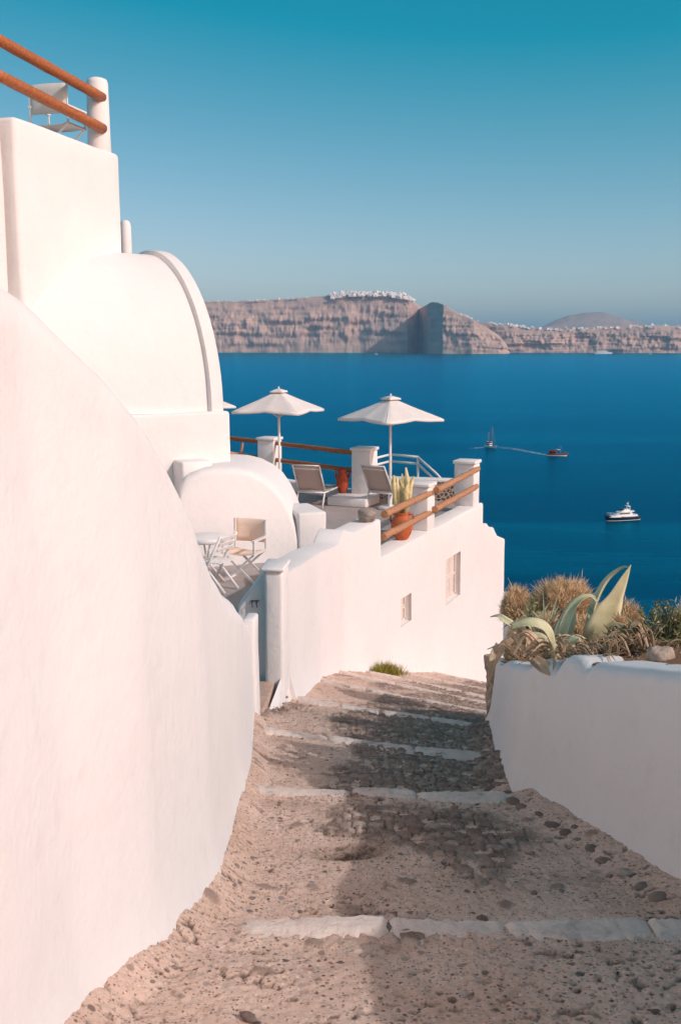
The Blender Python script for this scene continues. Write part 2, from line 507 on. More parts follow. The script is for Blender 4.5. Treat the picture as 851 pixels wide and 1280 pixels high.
def build_lane():
    ys = [0.3]
    while ys[-1] < 26: ys.append(ys[-1] + max(0.0085, 0.0031 * ys[-1]))
    ys = np.array(ys)
    nu = 330
    u = np.linspace(0, 1, nu)
    xl = left_x(ys) - 0.35; xr = right_x(ys) + 0.35
    X = xl[:, None] + (xr - xl)[:, None] * u[None, :]
    Y = np.repeat(ys[:, None], nu, 1)
    x, y = X.ravel(), Y.ravel()
    z = lane_z(x, y)
    wx = x + 0.03 * fbm(x * 6, y * 6, seed=3); wy = y + 0.03 * fbm(x * 6, y * 6, seed=8)
    f1, f2, rid = worley(wx, wy, 0.070, 2)
    g1, g2, rid2 = worley(wx, wy, 0.19, 31)
    pn = fbm(x * 1.5, y * 1.5, seed=21, oct=4)
    # which parts are still bare cobble: the lower treads and patches higher up
    bare = np.interp(y, [0, 3.2, 3.4, 5.3, 5.5, 8, 26], [-0.16, -0.12, 0.02, 0.06, 0.30, 0.34, 0.30])
    bare = bare + 0.42 * pn - 0.16 * sstep(0.05, -0.35, x) * (y < 6.5)
    bare = bare + (0.30 * np.exp(-((x - 0.50) / 0.34) ** 2 - ((y - 4.90) / 0.42) ** 2) - 0.12) * sstep(3.3, 3.5, y) * sstep(5.5, 5.4, y)
    bare = bare - 0.40 * sstep(0.50, 0.25, (x - left_x(y)) / (right_x(y) - left_x(y)) + 0.12 * fbm(x * 1.2, y * 1.2, seed=91)) * sstep(5.5, 6.0, y)  # sunlit left side of the lower treads put in as paler, smoother mortar
    bare_m = sstep(-0.04, 0.12, bare)
    nearw = sstep(0.34, 0.22, right_x(y) - x) * (y < 5.9)
    bare_m = bare_m * (1 - nearw)
    dome = sstep(0.02, 0.20, f2 - f1) * (1 - 0.55 * f1)
    on = (rid > 0.16)
    stone = sstep(0.05, 0.15, f2 - f1) * on * bare_m
    # a few single stones showing through the smooth mortar
    few = (rid2 > 0.82) * sstep(0.34, 0.24, g1 + 0.12 * rid2) * (1 - bare_m)
    h = 0.019 * dome * on * bare_m * (0.5 + 0.8 * rid) + 0.008 * few - 0.006 * bare_m
    # pits and crumbling
    pit = sstep(0.30, 0.40, fbm(x * 26, y * 36, seed=44, oct=4)) * sstep(-0.25, 0.15, fbm(x * 2.2, y * 2.2, seed=47, oct=3))
    h = h - 0.013 * pit
    h = h + 0.012 * fbm(x * 3, y * 3, seed=60) + 0.004 * fbm(x * 18, y * 18, seed=66, oct=3) + 0.007 * fbm(x * 55, y * 55, seed=67, oct=2)
    # fillets of plaster and grit against the walls
    wl = sstep(0.16, 0.0, x - left_x(y)) ; wr = sstep(0.28, 0.0, right_x(y) - x)
    h = h + 0.07 * wl * (y < 8) + 0.06 * wr * (y < 9)
    # hollow near the middle of the second tread
    hol = np.exp(-(((x - 0.02) / 0.16) ** 2 + ((y - 4.35) / 0.09) ** 2))
    h = h - 0.055 * hol
    stone = np.clip(stone * (1 - 0.7 * pit) + few, 0, 1)
    patch = np.clip(hol * 1.2 + 0.95 * bare_m * sstep(0.16, 0.03, f2 - f1) + 0.85 * pit, 0, 1)
    z = z + h
    me = bpy.data.meshes.new('path')
    ny = len(ys)
    idx = np.arange(ny * nu).reshape(ny, nu)
    q = np.stack([idx[:-1, :-1], idx[:-1, 1:], idx[1:, 1:], idx[1:, :-1]], -1).reshape(-1, 4)
    me.vertices.add(ny * nu); me.vertices.foreach_set('co', np.stack([x, y, z], 1).ravel())
    me.loops.add(q.size); me.loops.foreach_set('vertex_index', q.ravel().astype(np.int32))
    me.polygons.add(len(q)); me.polygons.foreach_set('loop_start', np.arange(0, q.size, 4, dtype=np.int32))
    me.polygons.foreach_set('use_smooth', np.ones(len(q), bool))
    me.update(calc_edges=True)
    for nm, a in (('stone', stone), ('rnd', np.where(few > 0.3, rid2 * 0.5, rid)), ('patch', patch)):
        at = me.attributes.new(nm, 'FLOAT', 'POINT'); at.data.foreach_set('value', a.astype(np.float32))
    o = link_mesh('path', me, M_PATH)
    tag(o, kind='structure')
    return o
lane = build_lane()

# marble nosing slabs of the treads
def slab(x0, x1, e, depth, seed):
    """one edging slab lying along nosing e from x0 to x1"""
    n = 30
    rs = np.random.RandomState(seed)
    ph = rs.uniform(0, 9)
    top = []
    rings = []
    for i in range(n + 1):
        t = i / n
        x = x0 + (x1 - x0) * t
        yf = e[0] + e[1] * (x - 0.2) + 0.012 * math.sin(5 * x + ph) + 0.007 * rs.uniform(-1, 1)
        endr = 0.014 * (1 - min(1, min(t, 1 - t) / 0.06)) ** 2
        zt = float(lane_z(np.array([x]), np.array([yf - 0.06]))[0]) + 0.013 + 0.006 * math.sin(7 * x + ph) + rs.uniform(-0.003, 0.003)
        yb = yf - depth + 0.016 * math.sin(9 * x + ph * 2) + 0.012 * rs.uniform(-1, 1)
        b = 0.009
        rings.append([(x, yb, zt - 0.10), (x, yb, zt - b - endr), (x, yb + b * 0.8, zt - 0.004 - endr), (x, (yb + yf) / 2, zt - endr + 0.002),
                      (x, yf - b, zt - 0.003 - endr), (x, yf + 0.012, zt - b - endr), (x, yf + 0.014, zt - 0.14)])
    m = MB().loft(rings, closed=True, caps=True)
    return m

SLABS = [
    (1, [(-0.37, 0.17), (0.175, 0.585), (0.59, 1.10), (1.108, 1.5)]),
    (2, [(-0.58, 0.055), (0.07, 0.435), (0.44, 1.05)]),
    (3, [(-0.66, -0.10), (-0.09, 0.55), (0.56, 1.22)]),
    (4, [(-0.50, -0.02), (0.0, 0.38), (0.40, 0.85), (0.86, 1.40)]),
    (5, [(-0.30, 0.30), (0.31, 0.95), (0.96, 1.65)]),
    (6, [(-0.10, 0.75), (0.77, 1.4), (1.41, 2.3)]),
    (7, [(0.35, 1.1), (1.12, 1.8), (1.82, 2.7)]),
    (8, [(0.95, 1.7), (1.72, 2.7), (2.72, 3.4)]),
    (9, [(1.7, 2.6), (2.62, 3.4)]),
]
for ei, spans in SLABS:
    for k, (a, b) in enumerate(spans):
        o = slab(a, b, EDGES[ei], 0.125 + 0.03 * (ei > 2) + 0.015 * ((k * 7 + ei) % 3 - 1), ei * 10 + k).build('edging_slab', M_SLAB, lane)
        smooth_by_angle(o, 50)

# rounded stones set in the mortar strip beside the planter wall, and loose grit
def stone_shape(mb_, c, r, rs, flat=0.55):
    n1, n2 = 9, 6
    ax = rs.uniform(0.75, 1.3); ang = rs.uniform(0, 3.14)
    vs = []
    for i in range(n2 + 1):
        th = math.pi * i / n2
        for k in range(n1):
            ph = 2 * math.pi * k / n1
            q = 1 + rs.uniform(-0.12, 0.12)
            x = math.sin(th) * math.cos(ph) * r * ax * q; y = math.sin(th) * math.sin(ph) * r / ax * q
            z = math.cos(th) * r * flat * q
            vs.append((c[0] + x * math.cos(ang) - y * math.sin(ang), c[1] + x * math.sin(ang) + y * math.cos(ang), c[2] + z))
    fs = [[i * n1 + k, i * n1 + (k + 1) % n1, (i + 1) * n1 + (k + 1) % n1, (i + 1) * n1 + k] for i in range(n2) for k in range(n1)]
    mb_.add(vs, fs, True)

def cobble_mat():
    t = NT('dark_cobble')
    oi = t.n.new('ShaderNodeNewGeometry')
    c = t.ramp(oi.outputs['Random Per Island'], [(0.0, (0.13, 0.095, 0.085)), (0.45, (0.24, 0.17, 0.14)), (0.75, (0.34, 0.24, 0.18)), (0.93, (0.26, 0.20, 0.17)), (1.0, (0.6, 0.5, 0.44))])
    n = t.noise(40, 5, 0.7)
    c = t.mix(t.ramp(n, [(0.45, 0.0), (0.72, 0.7)]), c, (0.30, 0.22, 0.175))
    return t.out(c, 0.85, t.bump(n, 0.5, 0.01), 0.25)
M_COB = cobble_mat()
rs = np.random.RandomState(5)
cb = MB()
yy = 3.05
while yy < 5.9:
    xx = float(right_x(yy)) - 0.17 + rs.uniform(-0.025, 0.025)
    stone_shape(cb, (xx, yy, float(lane_z(np.array([xx]), np.array([yy]))[0]) + 0.018), rs.uniform(0.026, 0.044), rs, 0.42)
    yy += rs.uniform(0.10, 0.19)
for k in range(200):
    yy = 2.2 + 7.5 * rs.rand() ** 1.3
    xl, xr = float(left_x(yy)), float(right_x(yy))
    xx = xl + (xr - xl) * rs.rand()
    edge = rs.rand() < 0.45
    if edge: xx = (xl + 0.02 + 0.12 * rs.rand()) if rs.rand() < 0.5 else (xr - 0.02 - 0.1 * rs.rand())
    if any(abs(yy - (e[0] + e[1] * (xx - 0.2)) + 0.06) < 0.12 for e in EDGES): continue
    r = rs.uniform(0.005, 0.012) if rs.rand() < 0.85 else rs.uniform(0.014, 0.024)
    zz = float(lane_z(np.array([xx]), np.array([yy]))[0])
    zz += 0.05 * sstep(0.16, 0.0, xx - xl) + 0.045 * sstep(0.28, 0.0, xr - xx)
    stone_shape(cb, (xx, yy, zz + r * 0.05), r, rs, 0.5)
tag(cb.build('pebbles', M_COB), 'loose dark pebbles and set stones scattered over the stepped lane', 'pebbles', kind='stuff')

# hillside under everything, falling to the sea
def build_hill():
    xs = np.concatenate([np.linspace(-140, -12, 30), np.linspace(-11, 14, 70), np.linspace(15, 160, 34)])
    ys = np.concatenate([np.linspace(-25, 4, 14), np.linspace(4.4, 30, 90), np.geomspace(31, 240, 40)])
    X, Y = np.meshgrid(xs, ys)
    z = gz(np.clip(Y, 0.4, 34)) - 0.75
    # right of the lane it drops away faster
    z = z - 0.42 * np.clip(X - right_x(Y) - 0.6, 0, 60) * sstep(5, 9, Y)
    z = np.where(Y > 24, np.minimum(z, -8.7 - 0.55 * (Y - 24)), z)
    z = z + 0.25 * fbm(X * 0.6, Y * 0.6, seed=5) * sstep(5, 8, Y)
    z = z - 3.2 * sstep(-1.2, -2.2, X) * sstep(9, 12, Y)
    z = np.maximum(z, SEA - 4)
    v = np.stack([X, Y, z], -1).reshape(-1, 3)
    n = len(xs)
    f = [[j * n + i, j * n + i + 1, (j + 1) * n + i + 1, (j + 1) * n + i] for j in range(len(ys) - 1) for i in range(n - 1)]
    m = MB(); m.v = [tuple(p) for p in v]; m.f = f; m.sm = [True] * len(f)
    tag(m.build('hillside', M_HILL, merge=False), kind='structure')
build_hill()

# ---- far coast across the water
def cliff_mat(name, a, b_, dark, hi):
    t = NT(name)
    strat = t.noise(1.0, 6, 0.62, t.mapped((0.0016, 0.0016, 0.021)), 0.9)
    blot = t.noise(1.0, 6, 0.65, t.mapped((0.006, 0.004, 0.006)))
    vert = t.noise(1.0, 5, 0.6, t.mapped((0.010, 0.004, 0.004)))
    c = t.mix(t.ramp(strat, [(0.36, 0.0), (0.64, 1.0)]), a, b_)
    c = t.mix(t.ramp(blot, [(0.50, 0.0), (0.70, 0.7)]), c, dark)
    c = t.mix(t.ramp(vert, [(0.58, 0.0), (0.78, 0.25)]), c, dark)
    c = t.mix(t.ramp(strat, [(0.28, 0.6), (0.38, 0.0)]), c, hi)
    return t.out(c, 0.95, t.bump(t.noise(1.0, 6, 0.65, t.mapped((0.01, 0.01, 0.03))), 0.35, 20), 0.1)
M_CLIFF = cliff_mat('caldera_rock', (0.63, 0.425, 0.335), (0.49, 0.345, 0.285), (0.30, 0.24, 0.235), (0.66, 0.49, 0.39))
M_FAR = simple('far_scrub', (0.36, 0.30, 0.27), 0.95, 0.2, 0.004)

def coast(name, top, shore, px0, px1, step, mat, seed, back=0.5, amp=1.0, rows=30, ridge=420):
    pxs = np.arange(px0, px1 + step, step)
    tp = np.interp(pxs, [p[0] for p in top], [p[1] for p in top])
    sh = np.interp(pxs, [p[0] for p in shore], [p[1] for p in shore])
    tp = tp + 1.0 * fbm(pxs * 0.11, pxs * 0, seed=seed, oct=4)
    rows_pts = []
    for j in range(rows + 5):
        t = j / rows
        row = []
        for k, px in enumerate(pxs):
            D = sh[k]
            base = P(px, 0, D); xdir = base.x / D
            h = P(px, tp[k], D + 300).z - SEA
            if j <= rows:
                s = t ** 0.85
                prof = back * h * (0.75 * s + 0.35 * s ** 3)
                zz = SEA + h * s - 4 * (j == 0)
                fac = math.sin(math.pi * min(1, t * 0.9 + 0.12)) * (1 if t < 0.97 else 0.3)
            else:
                q = (j - rows)
                prof = back * h * 1.1 + q * ridge; zz = SEA + h - q * (30 if ridge > 300 else 85) - q * q * 12; fac = 0
            row.append((xdir, D + prof, zz, fac, px))
        rows_pts.append(row)
    A = np.array(rows_pts)
    n1 = fbm(A[..., 4] * 0.06, A[..., 2] * 0.008, seed=seed + 3, oct=5, gain=0.58)
    rid = 1 - np.abs(fbm(A[..., 4] * 0.13, A[..., 2] * 0.008, seed=seed + 9, oct=4)) * 2
    led = fbm(A[..., 4] * 0.02, A[..., 2] * 0.035, seed=seed + 19, oct=3)
    Yw = A[..., 1] + A[..., 3] * amp * (75 * n1 - 10 * rid + 60 * led)
    Xw = A[..., 0] * Yw
    # keep apparent height when the point moves in depth
    Zw = A[..., 2]
    v = np.stack([Xw, Yw, Zw], -1).reshape(-1, 3)
    n = len(pxs)
    f = [[j * n + i, j * n + i + 1, (j + 1) * n + i + 1, (j + 1) * n + i] for j in range(A.shape[0] - 1) for i in range(n - 1)]
    m = MB(); m.v = [tuple(p) for p in v]; m.f = f; m.sm = [True] * len(f)
    o = m.build(name, mat, merge=False)
    return tag(o, kind='structure')

TOP_MAIN = [(-200, 384), (100, 380), (230, 377), (255, 377), (300, 376.5), (350, 374), (395, 371), (420, 368), (450, 366), (480, 366), (505, 369), (520, 377), (532, 384), (560, 392), (580, 402)]
SH_MAIN = [(-200, 10500), (230, 10250), (300, 10200), (400, 10100), (514, 9950), (522, 10300), (531, 11400), (580, 11400)]
coast('cliffs', TOP_MAIN, SH_MAIN, -200, 580, 0.8, M_CLIFF, 3)
TOP_HEAD = [(522, 389), (530, 386), (537, 382), (544, 378.5), (552, 378), (562, 382), (575, 389), (590, 396), (605, 403), (620, 411), (634, 419), (644, 429), (650, 441)]
SH_HEAD = [(522, 11600), (529, 10900), (544, 9300), (560, 9000), (600, 8900), (640, 8950), (650, 9100)]
coast('headland', TOP_HEAD, SH_HEAD, 522, 650, 0.7, M_CLIFF, 40, 0.5, 0.75, ridge=110)
TOP_R = [(540, 395), (575, 393), (590, 399), (610, 404), (650, 408), (690, 411), (720, 411), (760, 409), (800, 407), (851, 408), (1000, 404)]
SH_R = [(540, 10400), (640, 10000), (700, 9900), (851, 9700), (1000, 9500)]
coast('cliffs_south', TOP_R, SH_R, 540, 1000, 0.8, M_CLIFF, 70, 0.6)
TOP_M = [(640, 416), (690, 409), (705, 401), (722, 394), (745, 389.5), (765, 388), (780, 391), (800, 397), (820, 403), (850, 408), (900, 413)]
coast('far_hill', TOP_M, [(640, 15000), (900, 15000)], 640, 900, 1.2, M_FAR, 90, 1.6, 0.5, 16)

# ---- white towns on the rims
M_TOWN = simple('town_white', (0.88, 0.80, 0.76), 0.9, 0.05, 0.02)
def town_house(seed):
    rs_ = np.random.RandomState(seed)
    m = MB()
    m.box((0, 0, 4), (14, 10, 12))
    m.box((5.5, -4, 2), (9, 8, 9))
    if seed % 2:
        rings = [[(x, 3.6 * math.cos(a) - 1, 9.8 + 3.6 * math.sin(a)) for a in np.linspace(0, math.pi, 9)] for x in (-6.4, 4.2)]
        m.loft(rings, closed=True, caps=True)
    else:
        m.box((-2, 1, 11.5), (6, 6, 5))
    return m
town_src = []
def town(px0, px1, topf, shoref, n, spread, lab, grp, seed, hscale=(0.8, 1.7), backf=0.5):
    rs_ = np.random.RandomState(seed)
    for k in range(n):
        px = px0 + (px1 - px0) * rs_.rand()
        D = float(np.interp(px, [p[0] for p in shoref], [p[1] for p in shoref]))
        py = float(np.interp(px, [p[0] for p in topf], [p[1] for p in topf]))
        dn = spread * rs_.rand() ** 1.5
        h = P(px, py, D + 300).z - SEA
        Yh = D + backf * h * 1.0 - dn * 14
        q = P(px, py + dn * 1.0 - 0.8, Yh)
        vi = rs_.randint(0, 3)
        if len(town_src) < 3:
            o = town_house(len(town_src)).build('town_house', M_TOWN); town_src.append(o)
        else:
            o = town_src[vi].copy(); COL.objects.link(o)
        s = rs_.uniform(*hscale)
        o.location = q - Vector((0, 0, 6)); o.scale = (s * rs_.uniform(0.9, 1.5), s, s * rs_.uniform(0.7, 1.15))
        o.rotation_euler = (0, 0, rs_.uniform(-0.5, 0.5))
        tag(o, lab, 'house', grp)
town(414, 519, TOP_MAIN, SH_MAIN, 140, 5.0, 'small white house in the town along the highest cliff rim', 'houses of the cliff-top town', 1, (1.2, 2.3))
town(256, 412, TOP_MAIN, SH_MAIN, 30, 0.8, 'tiny white house strung along the flat cliff edge before the town', 'houses scattered along the flat rim', 2, (0.6, 1.1))
town(574, 600, TOP_R, SH_R, 14, 1.5, 'small white house peeping over the headland shoulder', 'houses above the headland', 3, backf=0.6)
town(607, 654, TOP_R, SH_R, 44, 2.5, 'small white house in the village on the low saddle past the headland', 'houses on the saddle', 4, backf=0.6)
town(655, 860, TOP_R, SH_R, 70, 3.0, 'tiny white house sprinkled along the low rim under the far hill', 'houses along the low rim', 5, (0.9, 1.7), 0.6)

# ------------------------------------------------------------------ BUILDINGS
# the sweeping white wall down the near side of the lane
def lane_wall():
    sil = [(0, 365), (30, 389), (60, 418), (100, 455), (125, 482), (150, 512), (175, 549), (200, 591), (218, 638), (235, 688), (250, 717), (263, 735), (280, 748), (297, 757), (318, 769)]
    pts = []
    for px_, py_ in sil:
        lo, hi = 0.5, 12.0
        for _ in range(50):
            mid_ = (lo + hi) / 2
            # where the sight line crosses the middle of the crest
            if P(px_, py_, mid_).x > float(left_x(mid_)) - 0.13: lo = mid_
            else: hi = mid_
        if lo < 8.3: pts.append((lo, P(px_, py_, lo).z + 0.045))
    pts.sort()
    pts = [(0.2, pts[0][1] + 0.42), (1.3, pts[0][1] + 0.26)] + pts + [(8.35, P(318, 770, 8.35).z)]
    top = pw(pts)
    ys = list(np.arange(0.2, 8.3, 0.075)) + [8.30]
    rings = []
    for y in ys:
        xf = float(left_x(y)); zt = float(top(y)); zb = float(gz(y)) - 0.35
        th = 0.42
        ring = []
        nz = 26
        for k in range(nz):                       # lane face, flared at the foot
            t = k / (nz - 1)
            z = zb + (zt - 0.17 - zb) * t
            above = z - (float(gz(y)))
            ring.append((xf + 0.055 * math.exp(-max(0, above) / 0.13) - 0.05 * max(0, min(1, above / 1.7)) ** 2, y, z))
        r = 0.17
        for k in range(1, 12):
            a = math.pi * k / 12
            xo = xf - 0.05
            ring.append((xo - th / 2 + th / 2 * math.cos(a), y, zt - r + r * math.sin(a)))
        ring.append((xf - th - 0.05, y, zt - 0.5)); ring.append((xf - th - 0.05, y, zb))
        rings.append(ring)
    # rounded closing end towards the gate
    o = MB().loft(rings, closed=True, caps=True).build('lane_wall', M_WALL)
    wobble(o, 0.016, 1.3, 4)
    smooth_by_angle(o, 60)
    return o
lw_ = tag(lane_wall(), 'tall smooth white wall sweeping down beside the stepped lane with a rounded top', 'wall')

m = MB(); e0, e1 = P(306, 770, 8.2), P(321, 770, 8.2)
m.box(((e0.x + e1.x) / 2, 8.21, (e0.z - 4.0) / 2), (e1.x - e0.x, 0.22, e0.z + 4.0), R(-4), bevel=0.02)
o = m.build('end_pier', M_WALL, lw_); dense(o, 0.2, 0.0); wobble(o, 0.012, 1.6, 35)

# tall house at the top left, seen above the wall
hdir = Vector((0.28, 0.96, 0)).normalized()
hn = Vector((hdir.y, -hdir.x, 0))                 # faces the lane
hc = Vector((-4.03, 19.0, 0))                      # far corner
house = tag(empty('upper_house', (-5.0, 16.2, -4.6)), 'tall plain white house under the highest roof terrace', 'house')
def prism(mb_, plan, z0, z1):
    n = len(plan)
    vs = [(p[0], p[1], z0) for p in plan] + [(p[0], p[1], z1) for p in plan]
    fs = [[k, (k + 1) % n, n + (k + 1) % n, n + k] for k in range(n)] + [list(range(n))[::-1], [n + k for k in range(n)]]
    mb_.add(vs, fs)
    return mb_
ZROOF = 3.40
a0 = hc; a1 = hc - hdir * 3.25
prt = MB(); prism(prt, [a0, a1, a1 - hn * 5, a0 - hn * 5], -4.6, ZROOF)
o = prt.build('wall', M_WALL2, house, world=True); dense(o, 0.35, 0.07); wobble(o, 0.022, 0.9, 9)
# near wing with its corner, nearer to the lane
b0 = a1 - hn * 0.16; b1 = a1 - hdir * 2.2 - hn * 0.16
prt = MB(); prism(prt, [b0 + hn * 0.0 - hdir * 0.12, b1, b1 - hn * 5, b0 - hn * 5 - hdir * 0.12], -4.6, 4.2)
o = prt.build('wing', M_WALL2, house, world=True); dense(o, 0.4, 0.05); wobble(o, 0.02, 0.9, 10)
prt = MB(); cpos = P(157.5, 296, 20.6)
prt.lathe([(0.115, -3.0), (0.115, -0.05), (0.11, 0.22), (0.085, 0.29), (0.04, 0.32), (0.005, 0.325)], (cpos.x, cpos.y, cpos.z), 18)
prt.build('chimney', M_WALL2, house, world=True)

# railing on the roof terrace
rail0 = tag(empty('roof_railing', (hc.x, hc.y, ZROOF)), 'two thick varnished wooden rails ending in a round white post on the roof edge', 'railing')
rp = hc - hdir * 0.28 - hn * 0.24
MB().lathe([(0.20, 0), (0.195, 0.6), (0.19, 1.12), (0.175, 1.17), (0.12, 1.195), (0.01, 1.2)], (0, 0, 0), 24)
pp = MB().lathe([(0.215, -0.3), (0.20, 0.3), (0.19, 1.20), (0.17, 1.26), (0.11, 1.285), (0.01, 1.29)], (rp.x, rp.y, ZROOF - 0.02), 24)
pp.build('post', M_WALL2, rail0, world=True)
pA = P(128, 122, rp.y - 0.10); pB = P(-12, 44, 15.3)
MB().tube([pA + (pB - pA) * t for t in np.linspace(0, 1, 12)], [0.088 * (1 + 0.035 * math.sin(k_ * 2.3) - 0.02 * math.sin(k_ * 5.1)) for k_ in range(12)], 14).build('rail', M_RAIL, rail0, world=True)
pA = P(129, 161, rp.y - 0.16); pB = P(-8, 91, 15.3)
MB().tube([pA + (pB - pA) * t for t in np.linspace(0, 1, 12)], [0.088 * (1 + 0.035 * math.sin(k_ * 2.3) - 0.02 * math.sin(k_ * 5.1)) for k_ in range(12)], 14).build('rail', M_RAIL, rail0, world=True)

# vaulted house
S = P(274, 515, 17.0); T = P(190, 314, 19.58)
C0 = Vector((T.x, T.y, S.z)); RV = T.z - S.z
dv = Vector((S.x - T.x, S.y - T.y, 0)); WV = dv.length; dv.normalize()
av = Vector((dv.y, -dv.x, 0))
if av.x > 0: av = -av                               # runs back to the left, away from the rim
vh = tag(empty('vaulted_house', (C0.x, C0.y, -4.6)), 'white house with a big barrel vault and raised rim above the small terrace', 'house')
def arch(center, rw, rh, n=44, a_from=0.0, a_to=math.pi):
    return [center + dv * (rw * math.cos(a)) + Vector((0, 0, rh * math.sin(a))) for a in np.linspace(a_from, a_to, n)]
rings = []
for s in np.linspace(0.16, 7.5, 26):
    rings.append(arch(C0 + av * s, WV * 0.975, RV * 0.975))
o = MB().loft(rings, closed=True, caps=True).build('vault', M_WALL2, vh, world=True)
wobble(o, 0.02, 0.8, 15); smooth_by_angle(o, 50)
rings = []
for (s, q) in ((-0.10, 0.90), (-0.10, 0.985), (-0.07, 1.0), (0.13, 1.0), (0.16, 0.985), (0.16, 0.90)):
    rings.append(arch(C0 + av * s, WV * q, RV * q))
mbr = MB()
n_ = len(rings[0])
for i in range(len(rings)):
    pass
mbr.loft(rings + [rings[0]], closed=False)
o = mbr.build('rim', M_WALL2, vh, world=True); smooth_by_angle(o, 40)
prt = MB()
q0 = C0 - av * 0.16 + dv * (WV + 0.10); q1 = C0 + av * 7.5 + dv * (WV + 0.10)
prism(prt, [q0, q1, q1 - dv * (2 * WV + 0.2), q0 - dv * (2 * WV + 0.2)], -4.6, S.z + 0.01)
o = prt.build('wall', M_WALL2, vh, world=True); dense(o, 0.35, 0.05); wobble(o, 0.018, 0.9, 17)
prt = MB()   # buttress pilaster by the small terrace
bq = C0 + dv * (WV + 0.24) + av * 0.62
prt.box((bq.x, bq.y, -3.2), (0.55, 0.5, 2.6), math.atan2(av.y, av.x))
o = prt.build('buttress', M_WALL2, vh, world=True); dense(o, 0.3, 0.05); wobble(o, 0.015, 1.1, 18)

# small vaulted outbuilding behind the breakfast terrace
sv = tag(empty('small_vault', (-1.6, 16.4, -3.6)), 'low white vaulted outbuilding behind the table and canvas chair', 'outbuilding')
prof = [(236, 612), (238, 594), (247, 583), (266, 576), (285, 574), (305, 575), (322, 579), (338, 587), (350, 597), (360, 611), (368, 627), (373, 641), (376, 655)]
YB, YF = 17.4, 16.1
back = [P(a, b, YB + 0.37 * (P(a, b, YB).x + 1.6)) for a, b in prof]
rings = []
def oring(y, dz, sc):
    cx = -1.6
    r_ = [Vector((cx + (p.x - cx) * sc, y + 0.37 * (p.x - cx), p.z + dz)) for p in back]
    r_ = [Vector((r_[0].x, r_[0].y, -3.7))] + r_ + [Vector((r_[-1].x, r_[-1].y, -3.7))]
    return r_
for (y, dz, sc) in ((YF, -0.10, 0.955), (YF + 0.03, -0.04, 0.985), (YF + 0.12, 0.0, 1.0), (YF + 0.5, 0, 1.0), (YB, 0, 1.0), (YB + 0.8, 0, 1.0)):
    rings.append(oring(y, dz, sc))
o = MB().loft(rings, closed=True, caps=True).build('vault', M_WALL2, sv, world=True)
smooth_by_angle(o, 50)
prt = MB()
c1 = P(386, 643, 16.3)
prt.box((-0.64, 16.98, (c1.z - 3.8) / 2), (0.50, 1.0, c1.z + 3.8), R(20))
o = prt.build('parapet', M_WALL2, sv, world=True); dense(o, 0.25, 0.04); wobble(o, 0.012, 1.5, 21)
